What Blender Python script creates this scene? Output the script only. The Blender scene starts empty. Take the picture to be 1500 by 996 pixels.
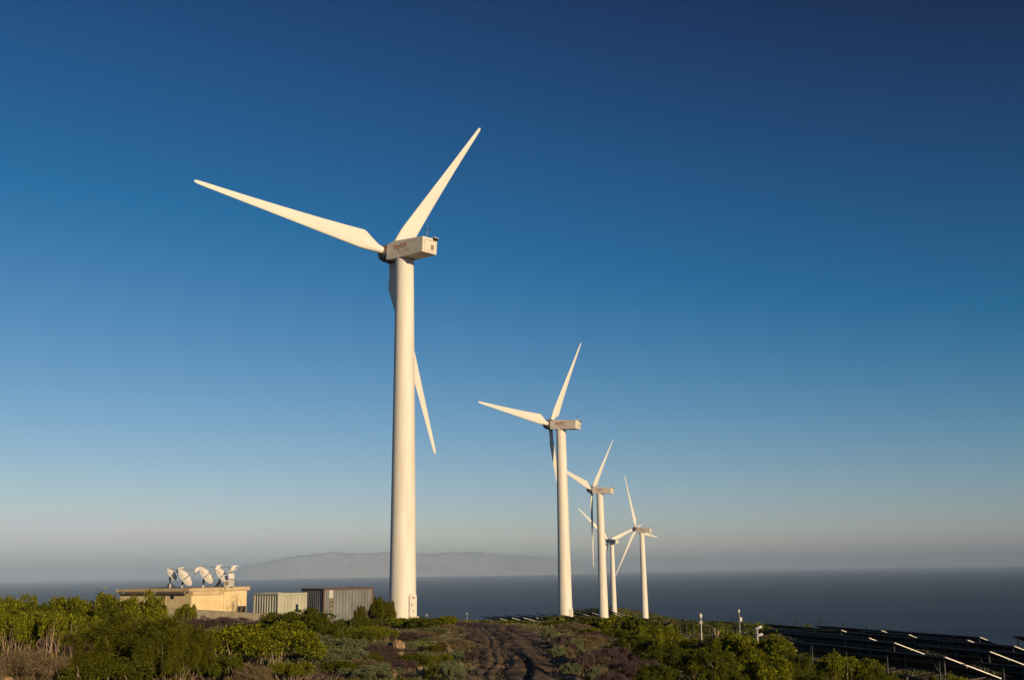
import bpy, math, random
import numpy as np
from mathutils import Vector, Matrix

R = math.radians
random.seed(7)
rng = np.random.default_rng(11)
sc = bpy.context.scene
COL = sc.collection

# ------------------------------------------------------------------ camera
PITCH, ROLL, FPX = R(12.26), R(0.89), 1560.0
cam_d = bpy.data.cameras.new('camera'); cam = bpy.data.objects.new('camera', cam_d); COL.objects.link(cam)
cam_d.sensor_width = 36.0; cam_d.lens = FPX / 1500 * 36.0
cam_d.clip_start = 0.2; cam_d.clip_end = 120000
_F = Vector((0, math.cos(PITCH), math.sin(PITCH))); _U = Vector((0, -math.sin(PITCH), math.cos(PITCH))); _X = Vector((1, 0, 0))
_Rr = _X * math.cos(ROLL) - _U * math.sin(ROLL); _Ur = _X * math.sin(ROLL) + _U * math.cos(ROLL)
cam.matrix_world = Matrix((( _Rr.x, _Ur.x, -_F.x, 0), (_Rr.y, _Ur.y, -_F.y, 0), (_Rr.z, _Ur.z, -_F.z, 0), (0, 0, 0, 1)))
sc.camera = cam
sc.render.resolution_x, sc.render.resolution_y = 1024, 679

# ------------------------------------------------------------------ light
SUN_AZ, SUN_EL = R(145), R(10)          # clockwise from the viewing direction
w = bpy.data.worlds.new('World'); sc.world = w; w.use_nodes = True
nt = w.node_tree; bg = nt.nodes['Background']; sky = nt.nodes.new('ShaderNodeTexSky')
sky.sky_type = 'NISHITA'; sky.sun_disc = False; sky.sun_elevation = SUN_EL; sky.sun_rotation = SUN_AZ
sky.altitude = 100; sky.air_density = 0.75; sky.dust_density = 0.0; sky.ozone_density = 3.0
# clear polarised evening sky: deeper and more saturated away from the sun
_sep = nt.nodes.new('ShaderNodeSeparateXYZ'); _com = nt.nodes.new('ShaderNodeCombineXYZ'); nt.links.new(sky.outputs[0], _sep.inputs[0])
def _op(kind, a, b):
    n = nt.nodes.new('ShaderNodeMath'); n.operation = kind; nt.links.new(a, n.inputs[0]); n.inputs[1].default_value = b; return n.outputs[0]
for _i, (_g, _o, _a) in enumerate(((1.2, .96, 5.0), (1.1, .82, 2.58), (.8, 1.8, 1.75))):
    v = _op('MULTIPLY', _op('MAXIMUM', _op('SUBTRACT', _sep.outputs[_i], _o), .01), .05)
    v = _op('MINIMUM', _op('MULTIPLY', _op('POWER', v, _g), _a*20), 13.0); nt.links.new(v, _com.inputs[_i])
nt.links.new(_com.outputs[0], bg.inputs[0]); bg.inputs[1].default_value = 0.05
sl = bpy.data.lights.new('sun', 'SUN'); sl.energy = 5.0; sl.angle = R(0.5); sl.color = (1.0, 0.75, 0.44)
so = bpy.data.objects.new('sun', sl); COL.objects.link(so)
sd = Vector((math.sin(SUN_AZ) * math.cos(SUN_EL), math.cos(SUN_AZ) * math.cos(SUN_EL), math.sin(SUN_EL)))
so.rotation_euler = sd.to_track_quat('Z', 'Y').to_euler(); so.location = sd * 50
sc.view_settings.view_transform = 'Standard'; sc.view_settings.look = 'None'
sc.view_settings.exposure = 0.12; sc.view_settings.gamma = 1.0
sc.render.engine = 'CYCLES'
sc.cycles.max_bounces = 6; sc.cycles.diffuse_bounces = 3; sc.cycles.glossy_bounces = 2
sc.cycles.transmission_bounces = 2; sc.cycles.volume_bounces = 1; sc.cycles.transparent_max_bounces = 4
sc.cycles.use_denoising = True

# ------------------------------------------------------------------ helpers
def tag(o, label=None, cat=None, group=None, kind=None):
    if label: o['label'] = label
    if cat: o['category'] = cat
    if group: o['group'] = group
    if kind: o['kind'] = kind
    return o

def empty(name, loc, rz=0.0, label=None, cat=None, group=None):
    o = bpy.data.objects.new(name, None); COL.objects.link(o)
    o.location = loc; o.rotation_euler = (0, 0, rz); o.empty_display_size = 0.3
    return tag(o, label, cat, group)

KIDS = {}
def link(name, me, parent=None):
    o = bpy.data.objects.new(name, me); COL.objects.link(o)
    if parent is not None:
        o.parent = parent; KIDS.setdefault(parent, []).append(o)
    return o

def copy_tree(o, parent=None):
    c = o.copy(); COL.objects.link(c)
    if parent is not None:
        c.parent = parent; KIDS.setdefault(parent, []).append(c)
    for k in list(KIDS.get(o, [])): copy_tree(k, c)
    return c

class MB:
    """collects faces of one mesh"""
    def __init__(s): s.v = []; s.f = []; s.m = []; s.sm = []
    def add(s, vs, fs, mi=0, smooth=False):
        b = len(s.v); s.v += [tuple(v) for v in vs]
        s.f += [tuple(i + b for i in f) for f in fs]; s.m += [mi] * len(fs); s.sm += [smooth] * len(fs)
    def box(s, a, b, mi=0, M=None):
        x0, y0, z0 = a; x1, y1, z1 = b
        vs = [Vector(p) for p in ((x0,y0,z0),(x1,y0,z0),(x1,y1,z0),(x0,y1,z0),(x0,y0,z1),(x1,y0,z1),(x1,y1,z1),(x0,y1,z1))]
        if M is not None: vs = [M @ v for v in vs]
        s.add(vs, [(0,3,2,1),(4,5,6,7),(0,1,5,4),(1,2,6,5),(2,3,7,6),(3,0,4,7)], mi)
    def tube(s, pts, rad, n=8, mi=0, caps=True, smooth=True):
        pts = [Vector(p) for p in pts]
        if not isinstance(rad, (list, tuple)): rad = [rad] * len(pts)
        vs = []; fs = []; ref = None
        for i, p in enumerate(pts):
            d = (pts[min(i + 1, len(pts) - 1)] - pts[max(i - 1, 0)]).normalized()
            if ref is None: ref = Vector((0, 0, 1)) if abs(d.z) < .9 else Vector((1, 0, 0))
            a = d.cross(ref).normalized(); b = d.cross(a).normalized(); ref = b.cross(d) if b.length else ref
            ref = -b if False else ref
            for k in range(n):
                t = 2 * math.pi * k / n
                vs.append(p + (a * math.cos(t) + b * math.sin(t)) * rad[i])
        for i in range(len(pts) - 1):
            for k in range(n):
                fs.append((i*n+k, (i+1)*n+k, (i+1)*n+(k+1)%n, i*n+(k+1)%n))
        s.add(vs, fs, mi, smooth)
        if caps:
            s.add([vs[k] for k in range(n)], [tuple(range(n))], mi)
            L = (len(pts) - 1) * n
            s.add([vs[L + k] for k in range(n)], [tuple(reversed(range(n)))], mi)
    def lathe(s, prof, n=24, mi=0, M=None, smooth=True):
        vs = []; fs = []
        for r, z in prof:
            for k in range(n):
                t = 2*math.pi*k/n; v = Vector((r*math.cos(t), r*math.sin(t), z)); vs.append(M @ v if M is not None else v)
        for i in range(len(prof) - 1):
            for k in range(n): fs.append((i*n+k, i*n+(k+1)%n, (i+1)*n+(k+1)%n, (i+1)*n+k))
        s.add(vs, fs, mi, smooth)
    def prism(s, poly, h0, h1, axis='X', mi=0):
        """poly in the plane across axis X: (y,z)"""
        n = len(poly); vs = [(h0, y, z) for y, z in poly] + [(h1, y, z) for y, z in poly]
        fs = [tuple(reversed(range(n))), tuple(range(n, 2*n))] + [(i, (i+1)%n, (i+1)%n+n, i+n) for i in range(n)]
        s.add(vs, fs, mi)
    def mesh(s, name, mats):
        me = bpy.data.meshes.new(name); me.from_pydata(s.v, [], s.f)
        for m in (mats if isinstance(mats, (list, tuple)) else [mats]): me.materials.append(m)
        me.polygons.foreach_set('material_index', s.m); me.polygons.foreach_set('use_smooth', s.sm); me.update()
        return me
    def build(s, name, mats, parent=None): return link(name, s.mesh(name, mats), parent)

def fast_mesh(name, V, Q, mats, mi=None, smooth=False):
    """V (n,3) array, Q (m,4) array of quads"""
    me = bpy.data.meshes.new(name)
    V = np.asarray(V, np.float32); Q = np.asarray(Q, np.int32)
    me.vertices.add(len(V)); me.vertices.foreach_set('co', V.ravel())
    me.loops.add(Q.size); me.loops.foreach_set('vertex_index', Q.ravel())
    me.polygons.add(len(Q)); me.polygons.foreach_set('loop_start', np.arange(len(Q), dtype=np.int32) * Q.shape[1])
    for m in mats: me.materials.append(m)
    if mi is not None: me.polygons.foreach_set('material_index', np.asarray(mi, np.int32))
    me.polygons.foreach_set('use_smooth', np.full(len(Q), smooth))
    me.update(calc_edges=True); me.validate()
    return me

def pdir(x, y):
    """world direction of a photograph pixel, unit horizontal length"""
    v = _Rr * ((x - 750) / FPX) - _Ur * ((y - 498) / FPX) + _F
    return v / math.hypot(v.x, v.y)
def at(x, y, D): return pdir(x, y) * D
def az_dir(a): return Vector((math.sin(R(a)), math.cos(R(a)), 0))

# ------------------------------------------------------------------ materials
def mat(name, col, rough=.6, metal=0.0, spec=.5, var=0.0, scale=3.0, bump=0.0, col2=None, island=False, coord='Object', stretch=(1,1,1), detail=6, trans=0.0, lo=.35, hi=.65):
    m = bpy.data.materials.new(name); m.use_nodes = True; t = m.node_tree; p = t.nodes['Principled BSDF']
    p.inputs['Roughness'].default_value = rough; p.inputs['Metallic'].default_value = metal
    p.inputs['Specular IOR Level'].default_value = spec
    c = (*col, 1); p.inputs['Base Color'].default_value = c
    if trans and 'Transmission Weight' in p.inputs: pass
    c2 = (*(col2 if col2 else [max(0, v * (1 - var)) for v in col]), 1)
    if var or col2:
        r = t.nodes.new('ShaderNodeValToRGB'); r.color_ramp.elements[0].color = c2; r.color_ramp.elements[1].color = c
        r.color_ramp.elements[0].position = lo; r.color_ramp.elements[1].position = hi
        if island:
            g = t.nodes.new('ShaderNodeNewGeometry'); t.links.new(g.outputs['Random Per Island'], r.inputs[0])
            r.color_ramp.elements[0].position = 0; r.color_ramp.elements[1].position = 1
        else:
            tc = t.nodes.new('ShaderNodeTexCoord'); mp = t.nodes.new('ShaderNodeMapping'); mp.inputs['Scale'].default_value = stretch
            n = t.nodes.new('ShaderNodeTexNoise'); n.inputs['Scale'].default_value = scale; n.inputs['Detail'].default_value = detail
            t.links.new(tc.outputs[coord], mp.inputs[0]); t.links.new(mp.outputs[0], n.inputs['Vector']); t.links.new(n.outputs[0], r.inputs[0])
        t.links.new(r.outputs[0], p.inputs['Base Color'])
    if bump:
        tc = t.nodes.new('ShaderNodeTexCoord'); n = t.nodes.new('ShaderNodeTexNoise'); n.inputs['Scale'].default_value = scale * 2; n.inputs['Detail'].default_value = 8
        b = t.nodes.new('ShaderNodeBump'); b.inputs['Strength'].default_value = bump; b.inputs['Distance'].default_value = .05
        t.links.new(tc.outputs[coord], n.inputs['Vector']); t.links.new(n.outputs[0], b.inputs['Height']); t.links.new(b.outputs[0], p.inputs['Normal'])
    return m

def leaf_mat(name, a, b, rough=.55):  # dark second tone b stands in for shadow between the leaves
    m = mat(name, a, rough=rough, spec=.08, col2=b, island=True)
    t = m.node_tree; p = t.nodes['Principled BSDF']; out = t.nodes['Material Output']
    tr = t.nodes.new('ShaderNodeBsdfTranslucent'); mx = t.nodes.new('ShaderNodeMixShader'); mx.inputs[0].default_value = .07
    src = p.inputs['Base Color'].links[0].from_socket
    t.links.new(src, tr.inputs[0]); t.links.new(p.outputs[0], mx.inputs[1]); t.links.new(tr.outputs[0], mx.inputs[2])
    t.links.new(mx.outputs[0], out.inputs[0])
    return m

M = {}
M['tower'] = mat('tower_paint', (.80, .77, .71), rough=.62, spec=.3, col2=(.68, .63, .55), lo=.25, hi=.6, scale=1.4, stretch=(1, 1, .12))
M['blade'] = mat('blade_gelcoat', (.80, .78, .73), rough=.35, spec=.4, col2=(.77, .74, .68), scale=.8, stretch=(1, 1, .2))
M['nacelle'] = mat('nacelle_panels', (.76, .72, .65), rough=.45, spec=.4, col2=(.70, .65, .58), scale=1.5)
M['seam'] = mat('panel_seam', (.10, .09, .08), rough=.8)
M['spinner'] = mat('spinner_shade', (.20, .20, .20), rough=.5, var=.2)  # shadow on the spinner is put into its dark grey colour
M['fringe_ring'] = mat('fringe_ring', (.22, .09, .04), rough=.8, var=.4, scale=6)  # orange colour fringe painted onto the blade root ring
M['red'] = mat('red_stripe', (.42, .03, .02), rough=.5)
M['blue'] = mat('blue_stripe', (.07, .05, .16), rough=.5)
M['faded'] = mat('faded_lettering', (.50, .26, .20), rough=.6)
M['grille'] = mat('grille', (.30, .24, .15), rough=.7)
M['dark'] = mat('dark_metal', (.02, .02, .02), rough=.5)
M['steel'] = mat('galvanised_steel', (.35, .35, .36), rough=.45, metal=.6, var=.25, scale=8)
M['white'] = mat('white_enamel', (.62, .60, .57), rough=.4)
M['yellow'] = mat('yellow_render', (.80, .64, .38), rough=.9, col2=(.70, .54, .29), scale=.8, bump=.1)
M['fascia'] = mat('roof_fascia', (.62, .48, .28), rough=.85, col2=(.48, .36, .2), scale=2)
M['gutter'] = mat('gutter', (.16, .12, .08), rough=.6)
M['roof'] = mat('flat_roof', (.45, .38, .27), rough=.9, var=.3, scale=2)
M['opening_shadow'] = mat('opening_shadow_black', (.012, .012, .014), rough=.6)
M['concrete'] = mat('concrete', (.70, .58, .40), rough=.9, col2=(.56, .45, .30), scale=1.5, bump=.2)
M['dish'] = mat('dish_paint', (.80, .76, .73), rough=.5, var=.08)
M['cont_white'] = mat('container_cream', (.48, .47, .39), rough=.6, col2=(.36, .35, .27), scale=1.2, stretch=(1, 1, .4))
M['cont_grey'] = mat('container_grey', (.21, .22, .23), rough=.6, col2=(.13, .13, .13), scale=1.5, stretch=(1, 1, .3))
M['cont_rust'] = mat('container_rust', (.15, .075, .05), rough=.8, col2=(.07, .05, .045), scale=5)
M['panel'] = mat('solar_glass', (.006, .007, .010), rough=.35, spec=.12)
M['panel_back'] = mat('solar_backsheet', (.012, .012, .013), rough=.8, spec=.1)
M['alu'] = mat('aluminium_edge', (.82, .80, .76), rough=.45)
M['rail'] = mat('dull_rail', (.075, .075, .08), rough=.6, var=.2)
M['leg'] = mat('support_leg', (.12, .12, .12), rough=.7, var=.2)
M['fence'] = mat('green_fence_paint', (.015, .035, .028), rough=.5)
M['rock'] = mat('ochre_rock', (.38, .25, .14), rough=.95, col2=(.20, .13, .08), scale=6, bump=.8)
M['bark'] = mat('pale_bark', (.30, .22, .15), rough=.9, col2=(.17, .12, .08), scale=9)
M['drybark'] = mat('bleached_twigs', (.46, .33, .22), rough=.9, col2=(.2, .13, .09), island=True)
M['tip'] = leaf_mat('yellow_tips', (.42, .41, .03), (.28, .32, .02))
M['euph'] = leaf_mat('euphorbia_leaf', (.225, .235, .012), (.035, .045, .005))
M['euph_dark'] = leaf_mat('deep_green_leaf', (.135, .15, .012), (.022, .030, .004))
M['feather'] = leaf_mat('feathery_olive', (.15, .15, .010), (.03, .032, .004))
M['purple'] = leaf_mat('purple_brown_twig', (.15, .10, .105), (.045, .028, .028))
M['grey'] = leaf_mat('grey_green_leaf', (.24, .27, .14), (.06, .075, .035))
M['straw'] = leaf_mat('straw', (.29, .22, .13), (.07, .05, .03))
M['olive'] = leaf_mat('far_olive', (.14, .15, .02), (.045, .05, .012))

# ------------------------------------------------------------------ terrain
AZ = [-60, -25, -18, -14, -10, -6, -2, 0, 3, 5, 7, 9, 12.6, 16, 20, 25, 60]
DD = [0, 12, 25, 40, 55, 80, 105, 115, 140, 160, 220, 330, 450, 560, 700, 900, 1300, 1900, 2600]
ZT = {
 -60: [-1.7,-1.9,-2.2,-2.4,-2.7,-3.2,-3.8,-4.0,-5.2,-6.5,-11,-20,-32,-45,-62,-80,-100,-104,-104],
 -25: [-1.7,-1.9,-2.2,-2.4,-2.7,-3.3,-3.9,-4.2,-5.5,-7,-11.5,-20,-32,-45,-62,-80,-100,-104,-104],
 -18: [-1.7,-1.9,-2.3,-2.5,-2.8,-3.4,-4.1,-4.4,-5.8,-7.4,-12,-21,-32,-45,-62,-80,-100,-104,-104],
 -14: [-1.7,-1.95,-2.35,-2.6,-2.9,-3.55,-4.2,-4.5,-6.0,-7.6,-12,-21,-32,-45,-62,-80,-100,-104,-104],
 -10: [-1.7,-2.0,-2.4,-2.75,-3.05,-3.65,-4.25,-4.6,-6.2,-7.7,-12,-20,-31,-45,-62,-80,-100,-104,-104],
 -6:  [-1.7,-2.05,-2.55,-2.95,-3.25,-3.9,-4.5,-4.68,-6.2,-7.5,-11.4,-17.5,-25,-36,-55,-78,-100,-104,-104],
 -2:  [-1.7,-2.05,-2.6,-2.95,-3.3,-3.85,-4.7,-5.1,-6.3,-7.4,-10.3,-15.2,-21,-32,-50,-75,-100,-104,-104],
 0:   [-1.7,-2.05,-2.6,-2.95,-3.35,-3.95,-4.9,-5.3,-6.4,-7.4,-10.1,-14.8,-20,-26,-38,-65,-100,-104,-104],
 3:   [-1.7,-2.05,-2.6,-3.0,-3.5,-4.4,-5.5,-5.9,-7.0,-7.8,-10.2,-15.3,-19.5,-23,-25.5,-50,-100,-104,-104],
 5:   [-1.7,-2.05,-2.65,-3.1,-3.7,-4.8,-5.9,-6.3,-7.3,-8.2,-10.7,-15.9,-20,-22.5,-23.6,-45,-100,-104,-104],
 7:   [-1.7,-2.05,-2.75,-3.3,-4.0,-5.3,-6.4,-6.8,-7.8,-8.6,-11.0,-15.5,-21.3,-24,-27.8,-50,-100,-104,-104],
 9:   [-1.7,-2.05,-2.85,-3.6,-4.4,-6.0,-7.2,-7.6,-8.7,-9.4,-11.5,-16,-22,-27,-34,-60,-100,-104,-104],
 12.6:[-1.7,-2.1,-3.0,-4.0,-5.3,-7.5,-8.3,-8.7,-9.5,-10.1,-12.2,-17.3,-24,-33,-45,-70,-100,-104,-104],
 16:  [-1.7,-2.1,-3.1,-4.3,-6.3,-8.1,-8.9,-9.2,-10,-10.7,-12.8,-19.5,-29,-38,-52,-75,-100,-104,-104],
 20:  [-1.7,-2.1,-3.15,-4.6,-7.2,-8.4,-9.3,-9.6,-10.5,-11.4,-15,-24,-34,-43,-56,-77,-100,-104,-104],
 25:  [-1.7,-2.1,-3.2,-4.8,-7.6,-8.7,-9.6,-10,-11.2,-12.6,-18,-27,-37,-46,-58,-78,-100,-104,-104],
 60:  [-1.7,-2.1,-3.2,-4.8,-7.0,-9.5,-11.5,-12.2,-14,-15.5,-20,-29,-39,-48,-60,-80,-100,-104,-104]}
ZA = np.array([ZT[a] for a in AZ]); AZn = np.array(AZ, float); DDn = np.array(DD, float)
def _noise(x, y, s):
    return (np.sin(x*.83/s+1.3)*np.cos(y*.71/s+.4) + .6*np.sin(x*1.9/s-y*1.3/s+2.1) + .4*np.cos(x*3.1/s+y*2.7/s))/2
def H(x, y):
    """ground height, arrays or scalars"""
    x = np.asarray(x, float); y = np.asarray(y, float)
    D = np.clip(np.hypot(x, y), 0, 2599.9); a = np.clip(np.degrees(np.arctan2(x, y)), -60, 60)
    # behind the viewer the ground stays near level
    back = np.clip((np.abs(np.degrees(np.arctan2(x, y))) - 60) / 60, 0, 1)
    i = np.clip(np.searchsorted(AZn, a, side='right') - 1, 0, len(AZ) - 2); j = np.clip(np.searchsorted(DDn, D, side='right') - 1, 0, len(DD) - 2)
    u = (a - AZn[i]) / (AZn[i+1] - AZn[i]); v = (D - DDn[j]) / (DDn[j+1] - DDn[j])
    z = (ZA[i, j]*(1-u) + ZA[i+1, j]*u)*(1-v) + (ZA[i, j+1]*(1-u) + ZA[i+1, j+1]*u)*v
    z = z*(1-back) + (-1.7 - D*.012)*back
    amp = np.clip((D - 10)/60, 0, 1)
    return z + .10*amp*_noise(x, y, 2.2) + .05*np.clip(D/20, 0, 1)*_noise(x+9, y-4, .7)
def gz(x, y): return float(H(x, y))

TRK = np.array([[-40, 0, 1.7], [0, 0, 1.7], [25, .15, 1.5], [36, .25, 1.5], [55, -.35, 1.95], [75, -1.6, 2.6], [90, -4.2, 3.0], [104, -8.5, 2.6]])
def trk_c(y): return np.interp(y, TRK[:, 0], TRK[:, 1])
def trk_w(y): return np.interp(y, TRK[:, 0], TRK[:, 2])

def ground_mesh():
    az = np.concatenate([np.linspace(-180, -32, 40)[:-1], np.linspace(-32, 32, 200), np.linspace(32, 180, 40)[1:]])
    d = np.concatenate([[0.01], np.geomspace(2, 2600, 230)])
    A, D = np.meshgrid(np.radians(az[:-1]), d, indexing='ij'); X = np.sin(A)*D; Y = np.cos(A)*D; Z = H(X, Y)
    # the track lies in a slight trough of the ground
    na, nd = X.shape
    V = np.stack([X, Y, Z], -1).reshape(-1, 3)
    I = np.arange(na*nd).reshape(na, nd); I2 = np.roll(I, -1, 0)
    Q = np.stack([I[:, :-1], I2[:, :-1], I2[:, 1:], I[:, 1:]], -1).reshape(-1, 4)[:, ::-1]
    return V, Q

def soil_mat():
    m = bpy.data.materials.new('dry_soil'); m.use_nodes = True; t = m.node_tree; p = t.nodes['Principled BSDF']
    p.inputs['Roughness'].default_value = .95; p.inputs['Specular IOR Level'].default_value = .1
    tc = t.nodes.new('ShaderNodeTexCoord')
    def noise(s, det=8): n = t.nodes.new('ShaderNodeTexNoise'); n.inputs['Scale'].default_value = s; n.inputs['Detail'].default_value = det; t.links.new(tc.outputs['Object'], n.inputs['Vector']); return n
    def ramp(src, c0, c1, a, b):
        r = t.nodes.new('ShaderNodeValToRGB'); r.color_ramp.elements[0].color = (*c0, 1); r.color_ramp.elements[1].color = (*c1, 1)
        r.color_ramp.elements[0].position = a; r.color_ramp.elements[1].position = b; t.links.new(src, r.inputs[0]); return r
    n1, n2 = noise(.35), noise(4)
    r1 = ramp(n2.outputs[0], (.05, .035, .025), (.24, .16, .10), .35, .7)
    r2 = ramp(n2.outputs[0], (.035, .035, .018), (.14, .13, .06), .35, .7)
    f = ramp(n1.outputs[0], (0, 0, 0), (1, 1, 1), .42, .58)
    mx = t.nodes.new('ShaderNodeMix'); mx.data_type = 'RGBA'
    t.links.new(f.outputs[0], mx.inputs[0]); t.links.new(r1.outputs[0], mx.inputs[6]); t.links.new(r2.outputs[0], mx.inputs[7]); t.links.new(mx.outputs[2], p.inputs['Base Color'])
    n3 = noise(9, 10); b = t.nodes.new('ShaderNodeBump'); b.inputs['Strength'].default_value = .7; b.inputs['Distance'].default_value = .06
    t.links.new(n3.outputs[0], b.inputs['Height']); t.links.new(b.outputs[0], p.inputs['Normal'])
    return m
M['soil'] = soil_mat()
V, Q = ground_mesh()
tag(link('ground', fast_mesh('ground', V, Q, [M['soil']], smooth=True)), kind='structure')

# dirt track: its own sheet with two worn ruts and a broken crown
def vnoise(x, y, s, seed=0):
    """smooth random value noise, -1..1"""
    x, y = x/s + 1000, y/s + 1000; i, j = np.floor(x).astype(int), np.floor(y).astype(int); u, v = x-i, y-j; u, v = u*u*(3-2*u), v*v*(3-2*v)
    T = np.random.default_rng(seed + 77).uniform(-1, 1, 4099); h = lambda a, b: T[(a*7919 + b*104729) % 4099]
    return (h(i, j)*(1-u) + h(i+1, j)*u)*(1-v) + (h(i, j+1)*(1-u) + h(i+1, j+1)*u)*v
def track_mesh():
    ys = np.concatenate([np.arange(-8, 20, .5), np.arange(20, 60, .12), np.arange(60, 104, .25)]); us = np.linspace(-1.25, 1.25, 64)
    Yg, U = np.meshgrid(ys, us, indexing='ij'); Wd = trk_w(Yg); X = trk_c(Yg) + U*Wd
    z = H(X, Yg)
    off = U*Wd
    rut = lambda c, wd, dp: -dp*np.exp(-((off - c - .12*_noise(Yg, Yg*0+3, 2.5))/wd)**2)
    z += .07 + rut(-.62, .17, .10) + rut(-1.02, .10, .06) + rut(.85, .22, .11) + .05*np.exp(-((off - .2 - .1*np.sin(Yg*.45))/.16)**2)
    z -= .11*np.exp(-((off + .12 - .25*np.sin(Yg*.22 + 1))/.10)**2)*np.clip((50 - Yg)/12, 0, 1)
    z += .03*np.clip(vnoise(X, Yg*.6, .5, 3), .1, 1)
    r = rng.random(X.shape)
    n = .022*vnoise(X, Yg, .8, 1) + .014*vnoise(X, Yg, .28, 2) + .012*(r - .5)
    z += n
    z += (.05 + .07*vnoise(X, Yg, .9, 5))*np.exp(-((np.abs(U)-1.0)/.13)**2)
    edge = np.clip((np.abs(U) - .9 - .2*vnoise(Yg, X, 1.1, 6)) / .3, 0, 1); z -= edge*.28
    ny, nu = X.shape; I = np.arange(ny*nu).reshape(ny, nu)
    Q = np.stack([I[:-1, :-1], I[:-1, 1:], I[1:, 1:], I[1:, :-1]], -1).reshape(-1, 4)
    return np.stack([X, Yg, z], -1).reshape(-1, 3), Q
M['track'] = mat('track_dirt', (.25, .175, .12), rough=.95, spec=.1, col2=(.06, .044, .034), scale=1.1, bump=1.0, lo=.38, hi=.72, detail=14)
V, Q = track_mesh(); tag(link('dirt_track', fast_mesh('dirt_track', V, Q, [M['track']], smooth=False)), kind='structure')

# sea
SEA = -97.0
def sea_mat():
    m = bpy.data.materials.new('sea_water'); m.use_nodes = True; t = m.node_tree; p = t.nodes['Principled BSDF']
    p.inputs['Roughness'].default_value = .55; p.inputs['Specular IOR Level'].default_value = .22
    tc = t.nodes.new('ShaderNodeTexCoord'); mp = t.nodes.new('ShaderNodeMapping'); mp.inputs['Scale'].default_value = (.00035, .0022, 1); mp.inputs['Rotation'].default_value = (0, 0, .12)
    n = t.nodes.new('ShaderNodeTexNoise'); n.inputs['Scale'].default_value = 1; n.inputs['Detail'].default_value = 6
    r = t.nodes.new('ShaderNodeValToRGB'); r.color_ramp.elements[0].color = (.010, .033, .070, 1); r.color_ramp.elements[1].color = (.040, .080, .140, 1)
    r.color_ramp.elements[0].position = .4; r.color_ramp.elements[1].position = .7
    t.links.new(tc.outputs['Object'], mp.inputs[0]); t.links.new(mp.outputs[0], n.inputs['Vector']); t.links.new(n.outputs[0], r.inputs[0]); t.links.new(r.outputs[0], p.inputs['Base Color'])
    n2 = t.nodes.new('ShaderNodeTexNoise'); n2.inputs['Scale'].default_value = .05; n2.inputs['Detail'].default_value = 8
    b = t.nodes.new('ShaderNodeBump'); b.inputs['Strength'].default_value = .6; b.inputs['Distance'].default_value = 3.0
    t.links.new(tc.outputs['Object'], n2.inputs['Vector']); t.links.new(n2.outputs[0], b.inputs['Height']); t.links.new(b.outputs[0], p.inputs['Normal'])
    return m
mb = MB(); mb.add([(-56000, -3000, SEA), (56000, -3000, SEA), (56000, 56000, SEA), (-56000, 56000, SEA)], [(0, 1, 2, 3)])
tag(mb.build('sea', sea_mat()), kind='structure')

# far island across the water
def island():
    px = [330, 360, 400, 440, 470, 490, 505, 540, 575, 610, 640, 655, 680, 705, 720, 750, 790, 830, 870, 900]
    py = [838, 828, 820, 813, 810, 807.5, 810, 810, 807.5, 809, 811, 808, 808.5, 808, 811, 813, 815, 818, 828, 838]
    D0 = 31000; xs = np.linspace(330, 900, 140); rows = np.linspace(-1, 1, 15); V = []
    for x in xs:
        y = float(np.interp(x, px, py)) + .7*math.sin(x*.31) + .5*math.sin(x*.83+1)
        d = pdir(x, y); top = d.z*D0
        for r in rows:
            k = (1 - abs(r)) ** .8; h = SEA - 4 + (top - SEA + 4) * k; q = D0 + r*1150
            V.append((d.x*q, d.y*q, h))
    I = np.arange(len(xs)*15).reshape(len(xs), 15)
    Q = np.stack([I[:-1, :-1], I[:-1, 1:], I[1:, 1:], I[1:, :-1]], -1).reshape(-1, 4)[:, ::-1]
    return fast_mesh('distant_hills', V, Q, [mat('hazy_island_rock', (.55, .54, .54), rough=1, var=.4, scale=.002)], smooth=True)  # rock paled so that sunlit haze sits in its colour
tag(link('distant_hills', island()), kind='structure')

# the air: sea haze of even density
HZ = MB(); HZ.box((-60000, -60000, -105.5), (60000, 60000, 585))
hz = HZ.build('haze', [])
hm = bpy.data.materials.new('sea_haze'); hm.use_nodes = True; t = hm.node_tree; t.nodes.remove(t.nodes['Principled BSDF'])
pv = t.nodes.new('ShaderNodeVolumePrincipled'); pv.inputs['Color'].default_value = (.345, .47, .70, 1); pv.inputs['Density'].default_value = 5.8e-5; pv.inputs['Anisotropy'].default_value = -0.25
t.links.new(pv.outputs[0], t.nodes['Material Output'].inputs['Volume'])
hz.data.materials.clear(); hz.data.materials.append(hm); tag(hz, kind='stuff')

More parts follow.
